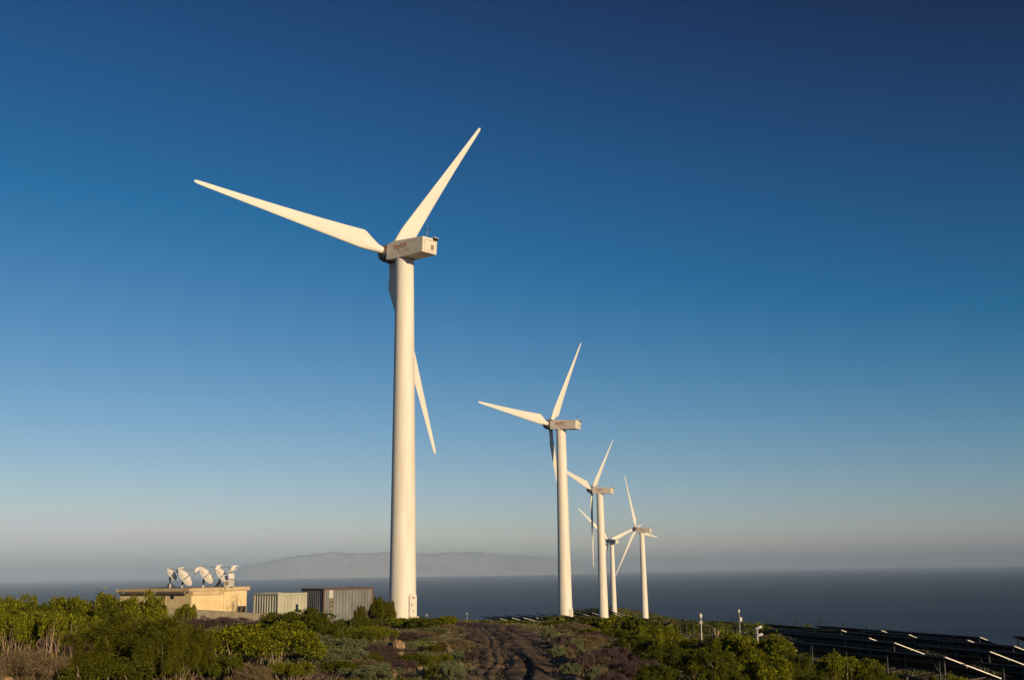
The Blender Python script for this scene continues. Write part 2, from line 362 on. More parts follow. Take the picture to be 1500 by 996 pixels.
# ------------------------------------------------------------------ wind turbines
HUBZ = 40.0; TILT = R(4.5); CONE = R(3.2)
def tower_mesh():
    mb = MB(); prof = []
    for i in range(41):
        z = -4 + i*(38.95+4)/40; k = max(0, z)/38.95; prof.append((1.43*(1-k) + .985*k, z))
    mb.lathe(prof, 64); return mb
def blade_mesh():
    st = [(.80,.84,.42,.84),(1.2,.84,.42,.82),(1.8,1.0,.44,.72),(2.6,1.45,.50,.55),(3.4,1.92,.55,.42),(3.75,2.08,.56,.38),(3.95,2.1,.56,.37),(4.4,2.05,.56,.35),(6,1.88,.53,.29),(9,1.58,.47,.22),(12,1.30,.40,.17),(15,1.04,.33,.13),(18,.80,.27,.10),(21,.58,.21,.07),(23,.44,.17,.05),(23.75,.36,.14,.04),(24.0,.26,.09,.03),(24.1,.12,.03,.02)]
    n = 20; V = []; 
    for r, c, le, th in st:
        tw = R(9*(1-r/24.1)**2 + 1); k = min(1, max(0, (r-1.25)/2.4))
        for i in range(n):
            t = 2*math.pi*i/n; xc = (1 - math.cos(t))/2      # 0 = leading edge
            circ_y = math.sin(t)*.5*.84
            foil = math.sin(t)*th*(.62 + .38*(1-xc))*(1 - .75*xc)*.62
            y = circ_y*(1-k) + foil*k; x = -le + xc*c
            V.append((x*math.cos(tw) + y*math.sin(tw), -x*math.sin(tw) + y*math.cos(tw), r))
    mb = MB(); F = []
    for j in range(len(st)-1):
        for i in range(n): F.append((j*n+i, j*n+(i+1)%n, (j+1)*n+(i+1)%n, (j+1)*n+i))
    mb.add(V, F, 0, True); L = (len(st)-1)*n; mb.add(V[L:], [tuple(range(n))], 0)
    return mb
# nacelle in its own frame: +Y to the rotor, origin on the shaft above the tower centre
NF, NB, NW = 2.0, -4.25, 1.04
NPROF = [(NB, -1.0), (NB, .74), (1.0, .93), (NF, .60), (NF, -1.08), (1.0, -1.16)]
def nacelle_mesh():
    mb = MB(); mb.prism(NPROF, -NW, NW)
    me = mb.mesh('nacelle', [M['nacelle'], M['seam']])
    import bmesh
    bm = bmesh.new(); bm.from_mesh(me); bmesh.ops.recalc_face_normals(bm, faces=bm.faces[:])
    bmesh.ops.bevel(bm, geom=bm.edges[:], offset=.07, segments=2, affect='EDGES', profile=.6); 
    def bx(a, c):
        vs = [bm.verts.new(p) for p in ((a[0],a[1],a[2]),(c[0],a[1],a[2]),(c[0],c[1],a[2]),(a[0],c[1],a[2]),(a[0],a[1],c[2]),(c[0],a[1],c[2]),(c[0],c[1],c[2]),(a[0],c[1],c[2]))]
        for f in ((0,3,2,1),(4,5,6,7),(0,1,5,4),(1,2,6,5),(2,3,7,6),(3,0,4,7)):
            bm.faces.new([vs[i] for i in f]).material_index = 1
    for z_ in (.46, -.72):
        for side in (-1, 1):
            y = NB + .12
            while y < NF - .3:
                q = random.uniform(.006, .014); bx((side*NW - .005, y, z_-q), (side*NW + .005, y+.30, z_+q)); y += .38
    bm.to_mesh(me); bm.free()
    return me
def text_mesh(s, size, mname, M4):
    c = bpy.data.curves.new('lettering', 'FONT'); c.body = s; c.size = size; c.extrude = .004; c.align_x = 'CENTER'
    o = bpy.data.objects.new('lettering', c); COL.objects.link(o)
    dg = bpy.context.evaluated_depsgraph_get(); me = bpy.data.meshes.new_from_object(o.evaluated_get(dg))
    bpy.data.objects.remove(o); me.transform(M4); me.materials.clear(); me.materials.append(M[mname]); return me

def make_turbine():
    root = empty('wind_turbine', (0, 0, 0))
    tw = tower_mesh().build('tower', M['tower'], root)
    # arched access door standing proud of the tower, with steps
    da = R(128); dr = Vector((math.sin(da), math.cos(da), 0)); ds = Vector((dr.y, -dr.x, 0))
    Mx = Matrix(((ds.x, dr.x, 0, 0), (ds.y, dr.y, 0, 0), (0, 0, 1, 0), (0, 0, 0, 1)))
    def arch(w_, z0, z1, y0, y1, mi=0):
        pts = [(-w_, z0), (-w_, z1 - w_)] + [(-w_*math.cos(a), z1 - w_ + w_*math.sin(a)) for a in np.linspace(.3, math.pi-.3, 7)] + [(w_, z1 - w_), (w_, z0)]
        n = len(pts); vs = [Mx @ Vector((x, y0, z)) for x, z in pts] + [Mx @ Vector((x, y1, z)) for x, z in pts]
        m_ = MB(); m_.add(vs, [tuple(range(n, 2*n)), tuple(reversed(range(n)))] + [(i, i+n, (i+1)%n+n, (i+1)%n) for i in range(n)], mi); return m_
    arch(.52, .35, 2.75, 1.30, 1.52).build('door_frame', M['tower'], root)
    dd = arch(.42, .45, 2.62, 1.50, 1.545).build('door', M['nacelle'], root)
    h = MB(); h.box((.24, 1.54, 1.4), (.32, 1.60, 1.62), M=Mx); h.build('handle', M['dark'], dd)
    h = MB(); h.box((-.16, 1.54, 2.1), (.16, 1.56, 2.3), M=Mx); h.build('vent', M['grille'], dd)
    h = MB(); h.box((-.1, 1.54, .8), (.1, 1.56, .95), M=Mx); h.build('lock_plate', M['grille'], dd)
    s = MB()
    for k in range(3): s.box((-.55, 1.5 + .3*k, -1.2), (.55, 1.8 + .3*k, .33 - .17*k), M=Mx)
    s.build('steps', M['concrete'], root)
    # nacelle and what it carries
    nac = link('nacelle', nacelle_mesh(), root)
    nac.location = (0, 0, HUBZ)
    b = MB()
    y0 = NB - .005
    b.box((-.80, y0-.006, .40), (.80, y0+.004, .44)); b.box((-.80, y0-.006, -.80), (.80, y0+.004, -.76)); b.box((-.80, y0-.006, -.76), (-.77, y0+.004, .40))
    dark_mark = b.build('rear_hatch_outline', M['grille'], nac)
    b = MB(); b.box((.15, y0-.012, -.58), (.56, y0+.006, -.02))
    for k in range(7): b.box((.15, y0-.022, -.56 + k*.075), (.56, y0-.011, -.53 + k*.075))
    b.build('grille', M['grille'], nac)
    b = MB(); b.box((.32, NB-.30, .78), (1.0, NB+.35, .85)); b.build('vent_cap', M['white'], nac)
    b = MB(); b.box((.38, NB-.24, .56), (.96, NB-.02, .775)); b.build('vent_mouth', M['dark'], nac)
    # wind sensors: post, U fork, cup and vane, rod
    an = MB(); an.tube([(-.25, NB+.25, .80), (-.25, NB+.25, 1.30)], .03, 6)
    an.tube([(-.45, NB+.05, .85), (-.25, NB+.25, 1.22)], .018, 5)
    an.tube([(-.55, NB+.25, 1.62), (-.55, NB+.25, 1.34), (-.25, NB+.25, 1.27), (.05, NB+.25, 1.34), (.05, NB+.25, 1.62)], .022, 6)
    am = an.build('sensor_mast', M['steel'], nac)
    c = MB(); c.lathe([(0, 1.78), (.07, 1.74), (.08, 1.64), (.04, 1.60), (0, 1.60)], 8, M=Matrix.Translation((-.55, NB+.25, 0))); c.build('wind_cups', M['dark'], am)
    c = MB(); c.lathe([(0, 1.78), (.06, 1.74), (.06, 1.64), (0, 1.60)], 8, M=Matrix.Translation((.05, NB+.25, 0))); c.box((.035, NB-.02, 1.66), (.055, NB+.25, 1.76)); c.build('wind_vane', M['dark'], am)
    c = MB(); c.tube([(-.25, NB+.25, 1.28), (-.25, NB+.25, 2.3)], .014, 5); c.build('lightning_rod', M['steel'], am)
    # emblem on both flanks: red band over blue band, each with a step
    for side in (-1, 1):
        for dz, mn, nm in ((.34, 'red', 'red_band'), (.04, 'blue', 'blue_band')):
            b = MB(); th = .16 if mn == 'red' else .10
            pts = [(0, -.08), (.45, .05), (.62, -.14), (1.1, 0), (2.0, .04)]
            ys = [(.80 - p[0]*1.15, p[1]*1.1 + dz) for p in pts]
            for (ya, za), (yb, zb) in zip(ys[:-1], ys[1:]):
                x = side*(NW + .006); x2 = side*(NW - .002)
                vs = [(x2, ya, za), (x2, yb, zb), (x2, yb, zb-th), (x2, ya, za-th), (x, ya, za), (x, yb, zb), (x, yb, zb-th), (x, ya, za-th)]
                b.add(vs, [(0,1,2,3), (7,6,5,4), (0,4,5,1), (1,5,6,2), (2,6,7,3), (3,7,4,0)])
            b.build(nm, M[mn], nac)
        Mt = Matrix(((0, 0, side, side*(NW+.004)), (side, 0, 0, -1.05), (0, 1, 0, -.56), (0, 0, 0, 1)))
        link('lettering', text_mesh('Parc Eolic', .56, 'faded', Mt), nac)
    b = MB(); b.lathe([(.98, -1.25), (1.06, -1.1), (1.06, -.8), (.9, -.78)], 32); b.build('yaw_collar', M['nacelle'], nac)
    # rotor: hub with spinner, blades with their root rings
    My = Matrix.Rotation(-math.pi/2, 4, 'X')      # lathe axis z -> +Y
    b = MB(); b.lathe([(.7, 1.95), (.98, 2.06), (1.05, 2.3), (1.05, 3.1), (.98, 3.5), (.80, 3.9), (.55, 4.18), (.25, 4.32), (0, 4.35)], 32, M=My)
    hub = b.build('hub', M['spinner'], root)
    b = MB(); b.lathe([(.44, .82), (.49, .84), (.49, 1.12), (.43, 1.13)], 24)
    ring = b.mesh('blade_ring', M['fringe_ring'])
    bm_ = blade_mesh().mesh('blade', M['blade'])
    blades = []
    for j in range(3):
        bl = link('blade', bm_, root); link('blade_ring', ring, bl); blades.append(bl)
    return root

proto = make_turbine()
def pose(root, loc, az, ph):
    root.location = loc
    base = Matrix.Rotation(R(-az), 4, 'Z') @ Matrix.Rotation(TILT, 4, 'X')
    j = 0
    for k in KIDS[root]:
        n = k.name.split('.')[0]
        if n in ('nacelle', 'hub'): k.matrix_local = Matrix.Translation((0, 0, HUBZ)) @ base
        elif n == 'blade':
            k.matrix_local = Matrix.Translation((0, 0, HUBZ)) @ base @ Matrix.Translation((0, 2.7, 0)) @ Matrix.Rotation(R(ph + 120*j), 4, 'Y') @ Matrix.Rotation(-CONE, 4, 'X'); j += 1
TURB = [((-11.82, 114.22, -4.68), -45.6, 36.4, 'tallest and nearest white wind turbine, beside the grey container left of the dirt track'),
        ((9.94, 221.83, -10.03), -56.0, 34.5, 'second nearest white wind turbine, standing alone right of the end of the dirt track'),
        ((26.0, 326.84, -16.11), -60, 45, 'third nearest white wind turbine, one blade hanging straight down, another behind the second tower'),
        ((48.29, 541.3, -25.75), -34, 70.6, 'smallest and farthest white wind turbine, dark shaded nacelle beside the third tower'),
        ((53.39, 455.5, -23.54), -57, 97, 'rightmost white wind turbine, one blade pointing straight up')]
troots = [proto] + [copy_tree(proto) for _ in TURB[1:]]
for r_, (loc, az, ph, lab) in zip(troots, TURB):
    pose(r_, loc, az, ph); tag(r_, lab, 'wind turbine', 'wind turbines along the ridge')

# ------------------------------------------------------------------ service building, wall, containers (one common heading)
HB_AZ = 34; ROTB = R(90-HB_AZ)                      # local X runs away to the right, local Y away to the left
EX, EY = az_dir(HB_AZ), az_dir(HB_AZ-90)
CX, CY, ROTC = az_dir(42), az_dir(-48), R(48)
def reach(P, d, x, y):
    """length along d from P until it meets the vertical plane of pixel column x"""
    q = pdir(x, y); n = Vector((q.y, -q.x, 0)); return -(P.dot(n)) / d.dot(n)
Dc = 104.0; C0 = at(281, 861.5, Dc); topz = C0.z; C0 = Vector((C0.x, C0.y, gz(C0.x, C0.y) - .2)); HB = topz - C0.z
LX, LY = reach(C0, EX, 360.5, 862), reach(C0, EY, 176, 865)
b_root = empty('service_building', C0, ROTB, 'flat roofed ochre service building with satellite dishes on its roof', 'building')
b = MB(); b.box((0, 0, -1), (LX*.57, LY, HB-.25)); b.box((LX*.57, -.12, -1), (LX, LY, HB-.25)); b.build('wall', M['yellow'], b_root)
b = MB(); b.box((-.35, -.12, HB-.25), (LX*.57, LY+.2, HB-.02)); b.box((LX*.57, -.32, HB-.30), (LX+.2, LY+.2, HB+.05))
b.box((0.3, .3, HB-.02), (LX*.5, LY*.9, HB+.03), 1)
rf = b.build('roof', [M['fascia'], M['roof']], b_root)
b = MB(); b.box((-.47, 0, HB-.45), (-.352, LY, HB-.26))
g_ = b.build('gutter', M['gutter'], b_root)
for yy in (.4, 4.6, 6.1, 9.3, 10.2, 13): 
    if yy < LY: b = MB(); b.tube([(-.49, yy, HB-.36), (-.43, yy, HB-.36)], .09, 8); b.build('gutter_outlet', M['white'], g_)
b = MB(); b.box((-.003, -.16, HB-.62), (LX*.55, -.002, HB-.27)); b.build('fascia_board', M['fascia'], b_root)
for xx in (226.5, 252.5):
    yy = reach(C0, EY, xx, 872); b = MB(); b.box((-.03, yy-.22, HB-.95), (.0, yy+.22, HB-.62)); b.build('vent', M['opening_shadow'], b_root)
for xx in (243.5,):
    yy = reach(C0, EY, xx, 872); b = MB(); b.tube([(-.06, yy, HB-.45), (-.06, yy, -.5)], .04, 6); b.build('downpipe', M['fascia'], b_root)
for xa, xb, z0, z1, nm in ((346, 358.5, -.5, HB-1.75, 'doorway'), (324.5, 337, -.5, HB-2.35, 'dark_mark')):  # the second, lower one is wall shadow painted as a flat black sheet
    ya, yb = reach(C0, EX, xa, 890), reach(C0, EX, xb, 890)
    b = MB(); b.box((ya, -.16, z0), (yb, -.125, z1)); b.build(nm, M['opening_shadow'], b_root)

ZR = C0.z + HB + .02
def roof_pt(x, y, D): 
    v = pdir(x, y)*D; return Vector((v.x, v.y, ZR))
def dish(xp, yc, D, dia, xbase, label, flen=1.6, tripod=False):
    """satellite dish: reflector centre at pixel (xp, yc), foot on the roof"""
    c = pdir(xp, yc)*D; foot = roof_pt(xbase, 860, D)
    root = empty('satellite_dish', foot, 0, label, 'satellite dish', 'satellite dishes on the service building')
    az, el = 100, 33
    n = Vector((math.sin(R(az))*math.cos(R(el)), math.cos(R(az))*math.cos(R(el)), math.sin(R(el))))
    q = n.to_track_quat('Z', 'Y').to_matrix().to_4x4(); c = c - foot; T = Matrix.Translation(c) @ q
    rr = dia/2; prof = [(rr*k, .22*dia*k*k*.5 - .06) for k in (0.001, .2, .4, .6, .8, .93, 1)]
    mb = MB(); mb.lathe(prof + [(rr*1.01, prof[-1][1]-.03)] + [(r_, z_-.05) for r_, z_ in reversed(prof)], 32, M=T); mb.build('reflector', M['dish'], root)
    f = c + n*flen*.95 + Vector((0, 0, -.12))
    for a in (90, 205, 335):
        e = T @ Vector((rr*math.cos(R(a)), rr*math.sin(R(a)), .1)); m_ = MB(); m_.tube([e, f], .028, 5); m_.build('feed_strut', M['steel'], root)
    m_ = MB(); m_.lathe([(0, -.3), (.16, -.28), (.17, -.05), (.1, 0), (.1, .25), (0, .25)], 12, M=Matrix.Translation(f) @ q); fh = m_.build('feed_horn', M['dish'], root)
    m_ = MB(); m_.tube([f + Vector((-.1, 0, .12)), f + Vector((.42, .1, .28))], .08, 8); m_.build('receiver', M['dish'], fh)
    back = T @ Vector((0, -.15*dia, -.28))
    m_ = MB()
    m_.tube([(0, 0, 0), (0, 0, max(.3, back.z-.45))], .065, 8); m_.build('mast', M['dish'], root)
    m_ = MB(); m_.tube([(0, 0, max(.25, back.z-.5)), back], [.08, .11], 8); m_.tube([back, T @ Vector((0, .2*dia, -.06))], .08, 6); m_.build('bracket', M['dark'], root)
    if tripod:
        for a in (0, 120, 240):
            m_ = MB(); m_.tube([(0, 0, max(.5, back.z-.5)), (.5*math.cos(R(a)), .5*math.sin(R(a)), 0)], .05, 6); m_.build('leg', M['dark'], root)
dish(251, 841, 109, 1.35, 249, 'smallest and leftmost of the four roof satellite dishes', 1.0, True)
dish(269.5, 846, 108, 1.95, 266.5, 'second satellite dish from the left, tilted low over the roof edge')
dish(300, 842.5, 108.5, 2.0, 297.5, 'third satellite dish from the left, standing clear on a pale post')
dish(323.5, 842.5, 109, 2.0, 320, 'rightmost satellite dish, on dark splayed legs beside the fan unit', 1.55, True)
p_ = roof_pt(339, 853, 108.5); r_ = empty('panel_antenna', p_, 0, 'small pale panel aerial on a short post at the right end of the roof', 'antenna')
m_ = MB(); m_.tube([(0, 0, 0), (0, 0, 1.5)], .04, 6); m_.build('mast', M['steel'], r_)
m_ = MB(); m_.box((-.28, -.1, .78), (.25, .04, 1.28)); m_.build('panel', M['dish'], r_)
m_ = MB(); m_.tube([(-.25, 0, 1.45), (.45, 0, 1.72)], .09, 8); m_.tube([(-.3, 0, 1.42), (-.12, 0, 1.6)], .14, 8); m_.build('feed_horn', M['dish'], r_)
p_ = roof_pt(335.5, 858, 106.5); r_ = empty('air_conditioner', p_ , R(-10), 'white air conditioning fan unit on the roof under the panel aerial', 'air conditioner')
m_ = MB(); m_.box((-.42, -.18, .05), (.42, .2, .68)); m_.build('housing', M['white'], r_)
m_ = MB(); m_.tube([(-.17, -.20, .36), (-.17, -.181, .36)], .22, 20); m_.build('fan_grille', M['grille'], r_)
for q_ in (-.4, .3): m_ = MB(); m_.box((q_, -.12, 0), (q_+.1, .12, .049)); m_.build('foot', M['dark'], r_)

# low concrete wall in front of the building
W0 = at(393, 899, 76); L_ = reach(Vector((W0.x, W0.y, 0)), EY, 236, 889)
r_ = empty('concrete_wall', (W0.x, W0.y, W0.z), ROTB, 'long low pale concrete wall in front of the ochre building', 'wall')
mb = MB()
n_ = 10; z1 = at(236, 889.5, math.hypot(*(W0.xy + EY.xy*L_))).z - W0.z
for i in range(n_):
    a, c = L_*i/n_, L_*(i+1)/n_
    za, zb = z1*i/n_, z1*(i+1)/n_
    mb.add([(0,a+.01,-1.9),(0,c-.01,-1.9),(.25,c-.01,-1.9),(.25,a+.01,-1.9),(0,a+.01,za),(0,c-.01,zb),(.25,c-.01,zb),(.25,a+.01,za)], [(0,1,2,3)[::1],(7,6,5,4),(0,4,5,1),(1,5,6,2),(2,6,7,3),(3,7,4,0)])
mb.build('wall_body', M['concrete'], r_)

# shipping containers with deep corrugation
def container(P, LXc, LYc, Hc, mats, label, frame_m, hd):
    root = empty('shipping_container', P, R(90-hd), label, 'container')
    pitch = .28; dep = .07
    def corr(length, f, name, m):
        mb = MB(); n = int(length/pitch); p = length/n; xs = [(0, 0)]
        for i in range(n):
            a = i*p; xs += [(a+.04*p, 0), (a+.22*p, dep), (a+.60*p, dep), (a+.78*p, 0)]
        xs.append((length, 0)); V = []; F = []
        for k, (u, d) in enumerate(xs): V += [f(u, d, .14), f(u, d, Hc-.14)]
        for k in range(len(xs)-1): F.append((2*k, 2*k+2, 2*k+3, 2*k+1))
        mb.add(V, F); return mb.build(name, m, root)
    corr(LXc-.2, lambda u, d, z: (u+.1, .02+d, z), 'side_panel', mats)
    corr(LYc-.2, lambda u, d, z: (.02+d, u+.1, z), 'end_panel', mats)
    corr(LXc-.2, lambda u, d, z: (u+.1, LYc-.02-d, z), 'side_panel', mats)
    corr(LYc-.2, lambda u, d, z: (LXc-.02-d, u+.1, z), 'end_panel', mats)
    b = MB(); b.box((.03, .03, Hc-.06), (LXc-.03, LYc-.03, Hc-.03)); b.build('roof', mats, root)
    b = MB()
    for x in (0, LXc-.12):
        for y in (0, LYc-.12): b.box((x, y, 0), (x+.12, y+.12, Hc))
    for y in (0, LYc-.09):
        b.box((.12, y, Hc-.14), (LXc-.12, y+.09, Hc-.002)); b.box((.12, y, 0), (LXc-.12, y+.09, .15))
    for x in (0, LXc-.09):
        b.box((x, .12, Hc-.14), (x+.09, LYc-.12, Hc-.002)); b.box((x, .12, 0), (x+.09, LYc-.12, .15))
    b.build('frame', frame_m, root)
    return root
def cont_at(px, py, D, xr, Wd, Hc, *a):
    CX = az_dir(a[-1])
    P = at(px, py, D); z = P.z - Hc; P = Vector((P.x, P.y, z)); L = reach(Vector((P.x, P.y, 0)), CX, xr, py)
    return container(P, L, Wd, Hc, *a)
cont_at(407.5, 868.5, 78, 450, 2.9, 2.45, M['cont_white'], 'cream corrugated container, the smaller one behind the low concrete wall', M['cont_white'], 41)
cont_at(474, 861.5, 84, 547, 3.3, 2.65, M['cont_grey'], 'weathered grey corrugated container with rusty frame, left of the nearest turbine', M['cont_rust'], 49)

# warning sign on striped post before the grey container
P = at(485.5, 864, 74); z0 = gz(P.x, P.y); r_ = empty('sign_post', (P.x, P.y, z0), 0, 'white sign on a yellow and black striped post before the grey container', 'sign')
hp = P.z - z0
b = MB(); b.box((-.13, -.03, hp-.52), (.13, 0, hp)); b.build('sign_plate', M['white'], r_)
b = MB(); k = 0; z = -.1
while z < hp-.05:
    b.tube([(0, .035, z), (0, .035, min(z+.14, hp-.05))], .035, 8, mi=k % 2); z += .14; k += 1
b.build('striped_post', [mat('post_yellow', (.55, .40, .03), rough=.5), M['dark']], r_)

# ------------------------------------------------------------------ solar tables
UP, NP = az_dir(-15), az_dir(75)          # along the row (away), towards the low edge
def ptop(x, y): return -(3.6 + .05*x + .0175*y)
def solar_table(A, B, chord=3.9, tilt=20, legs=True, label='', group='', drop=1.9):
    """A near high corner, B far high corner (world)"""
    root = empty('solar_table', A, 0, label, 'solar panel', group)
    B = B - A; A = Vector((0, 0, 0)); u = (B-A).normalized(); n = (NP*math.cos(R(tilt)) - Vector((0, 0, 1))*math.sin(R(tilt))); nn = u.cross(n).normalized()
    if nn.z < 0: nn = -nn
    C, D_ = B + n*chord, A + n*chord; th = nn*-.05
    def slab(ps, t0, t1, nm, m):
        mb = MB(); vs = [p + nn*t0 for p in ps] + [p + nn*t1 for p in ps]
        mb.add(vs, [(0,1,2,3), (7,6,5,4), (0,4,5,1), (1,5,6,2), (2,6,7,3), (3,7,4,0)]); return mb.build(nm, m, root)
    slab([A, B, C, D_], 0, .025, 'solar_panels', M['panel']); slab([A, B, C, D_], -.02, -.002, 'back_sheet', M['panel_back'])
    slab([A-u*.07, A-u*.003, D_-u*.003, D_-u*.07], -.035, .04, 'end_frame', M['alu'])
    slab([B+u*.003, B+u*.07, C+u*.07, C+u*.003], -.035, .04, 'end_frame', M['alu'])
    slab([A-n*.06, B-n*.06, B-n*.003, A-n*.003], -.07, .04, 'high_rail', M['rail'])
    slab([D_+n*.003, C+n*.003, C+n*.06, D_+n*.06], -.07, .04, 'low_rail', M['rail'])
    L = (B-A).length
    slab([A+n*1.9, B+n*1.9, B+n*2.02, A+n*2.02], -.16, -.03, 'purlin', M['rail'])
    if legs:
        k = max(2, int(L/4.5)+1)
        for i in range(k):
            t = .6 + (L-1.2)*i/(k-1); p = A + u*t
            for dn in (.35, chord-.5):
                q = p + n*dn; wq = root.location + q; g = gz(wq.x, wq.y) - root.location.z - .2
                mb = MB(); mb.tube([(q.x, q.y, q.z-.06), (q.x, q.y, g)], .065, 6)
                if dn < 1: e = p + n*(chord-.6); mb.tube([(q.x, q.y, g+.4), (e.x, e.y, e.z-.1)], .04, 5); e2 = p + n*.4 + u*(1.6 if i < k-1 else -1.6); mb.tube([(q.x, q.y, g+.3), (e2.x, e2.y, e2.z-.08)], .035, 5)
                mb.build('leg', M['leg'], root)
    return root
def on_plane(x, y):
    d = pdir(x, y); t = -3.6/(d.z + .05*d.x + .0175*d.y); return d*t
NEAR = [((1384, 962), 25, 'nearest solar table on tall legs with its lit end behind a fence post'),
        ((1310, 941), 23, 'solar table behind the nearest one, with the second longest lit end edge'),
        ((1273, 934), 22, 'solar table with a very short lit end just above the second longest one'),
        ((1232.5, 922.5), 22, 'solar table whose far tip reaches farthest left, its lit end highest on the left'),
        ((1450, 954), 10, 'solar table end lit at right just above the nearest table'),
        ((1485.5, 946), 12, 'solar table whose lit end touches the right picture edge'),
        ((1376, 937), 19, 'solar table with a long lit end in the middle of the array'),
        ((1417, 937), 10, 'solar table with a very short lit end right of the middle of the array'),
        ((1331, 929), 11, 'solar table with lit end under the skyline shrubs, middle of the array'),
        ((1291, 923), 18, 'far solar table with a small lit end close under the skyline'),
        ((1435.5, 933), 22, 'far solar table with lit end at upper right of the array')]
CH = 4.9
for (x, y), L, lab in NEAR:
    e = on_plane(x, y); f = e + UP*L; f.z = ptop(f.x, f.y)
    solar_table(e, f, chord=CH, label=lab, group='solar tables behind the fence')
# nearer segments of the second and third rows, cut by the right picture edge
for (x, y, D), L, dz, lab in (((1427, 969, 104), 26, -.3, 'solar table at the right picture edge directly above the nearest lit end'),
                       ((1453, 953, 124), 24, -.4, 'solar table running out at the right picture edge, middle height'),
                       ((1482, 931.5, 150), 10, -.2, 'topmost solar table at the right picture edge against the sea')):
    f = at(x, y, D); e = f - UP*L; e.z = f.z - dz
    solar_table(e, f, chord=CH, label=lab, group='solar tables behind the fence')
# far field beyond the ridge, seen edge on between the first two turbines
for i, (x, y) in enumerate([(704, 902.0), (720, 901.0), (736, 900.2), (753, 899.2), (768, 898.2), (784, 897.4), (800, 896.4)]):
    f = at(x, y, 330); e = f - UP*24; e.z = gz(e.x, e.y) + 1.3
    solar_table(e, f, chord=7, tilt=16, label='dark far solar table in the row low on the skyline between the two nearest turbines', group='far solar tables beyond the track')
for i, (x, y) in enumerate(((816, 896.5), (828, 894.5), (840, 892.6), (851, 891.2), (861, 890.0), (871, 889.0))):
    f = at(x, y, 500); e = f - UP*26; e.z = min(gz(e.x, e.y) + 3, f.z - .5)
    solar_table(e, f, chord=9, tilt=18, label='dark solar table on the far hill behind the second turbine', group='solar tables on the far hill')

# ------------------------------------------------------------------ fences
def fence(pts, hgt, label, wires=5, rad=.085):
    p0 = pts[0]; root = empty('wire_fence', (p0[0], p0[1], gz(*p0)), 0, label, 'fence')
    o = root.location
    P3 = [Vector((x, y, gz(x, y))) - o for x, y in pts]
    for p in P3:
        mb = MB(); mb.tube([p + Vector((0, 0, -.4)), p + Vector((0, 0, hgt))], rad, 8); mb.build('post', M['fence'], root)
    mb = MB()
    for a, b_ in zip(P3[:-1], P3[1:]):
        for k in range(wires):
            h = .15 + (hgt - .2)*k/(wires-1); mb.tube([a + Vector((0, 0, h)), b_ + Vector((0, 0, h))], .022 if k == wires-1 else .006, 4, caps=False)
    mb.build('wire', M['fence'], root)
fl = [(float(np.interp(y, [60, 72, 78, 88, 100, 140], [35, 30.8, 27.6, 24.2, 21.6, 20.8])), y) for y in np.arange(62, 142, 4.6)]
fence(fl, 2.1, 'dark green post and wire fence running away beside the solar tables')
fence([(x, 207 - .2*(x-44)) for x in np.arange(44, 78, 4.1)], 2.6, 'far fence of thin dark posts along the skyline behind the solar tables', rad=.10)
fence([(20.4 + 5*k, 141 + 2.2*k) for k in range(1, 6)], 2.1, 'cross fence behind the three camera poles', rad=.07)

# ------------------------------------------------------------------ camera poles
def pole(x, ytop, ybase, D, label):
    P = at(x, ytop, D); z0 = gz(P.x, P.y); root = empty('camera_pole', (P.x, P.y, z0), 0, label, 'camera pole', 'camera poles by the solar field'); return root, P.z - z0
r_, h = pole(1026, 897, 930, 120, 'slim white pole with a round dome camera, leftmost of three')
b = MB(); b.tube([(0, 0, -.2), (0, 0, h-.5)], .07, 10); b.build('mast', M['white'], r_)
b = MB(); b.lathe([(.0, .45), (.13, .40), (.19, .22), (.15, .05), (.09, -.1), (0, -.12)], 14, M=Matrix.Translation((0, 0, h-.5))); b.build('dome_camera', M['white'], r_)
b = MB(); b.box((-.16, -.16, h-1.15), (.16, .16, h-.85)); b.build('junction_box', M['steel'], r_)
r_, h = pole(1082, 892, 930, 125, 'tallest slim pole carrying a small white box, middle of three')
b = MB(); b.tube([(0, 0, -.2), (0, 0, h-.3)], .06, 10); b.build('mast', M['steel'], r_)
b = MB(); b.lathe([(0, .3), (.1, .28), (.14, .1), (.08, -.1), (0, -.1)], 12, M=Matrix.Translation((0, 0, h-.3))); b.build('sensor_head', M['white'], r_)
b = MB(); b.box((.06, -.1, h-1.3), (.30, .1, h-.85)); b.build('control_box', M['white'], r_)
r_, h = pole(1108, 915, 938, 78, 'short white pole with two camera housings, rightmost of three')
b = MB(); b.tube([(0, 0, -.2), (0, 0, h-.15)], .085, 10); b.build('mast', M['white'], r_)
for dz, dx in ((-.18, .18), (-.68, .22)):
    b = MB(); T = Matrix.Translation((dx*.6, -.05, h+dz)) @ Matrix.Rotation(R(72), 4, 'Y')
    b.lathe([(0, -.24), (.08, -.24), (.10, .20), (.08, .26), (0, .26)], 12, M=T); c = b.build('camera_housing', M['white'], r_)
    b = MB(); b.lathe([(0, .262), (.06, .262), (.05, .29), (0, .29)], 10, M=T); b.build('lens', M['dark'], c)
b = MB(); b.box((-.16, -.1, h-.5), (.02, .1, h-.38)); b.build('bracket', M['dark'], r_)
for x, y, D, hh, lab in ((684, 897, 240, 2.4, 'thin pale post standing alone on the skyline right of the nearest turbine'),
                     (625, 898.5, 210, 2.0, 'thin pale post just right of the foot of the nearest turbine')):
    P = at(x, y, D); m_ = MB(); m_.tube([(0, 0, 0), (0, 0, -hh-3)], .12, 6)
    m_.box((-.25, -.15, -.35), (.25, .15, -.05)); o = m_.build('marker_post', M['steel']); o.location = P; tag(o, lab, 'post')

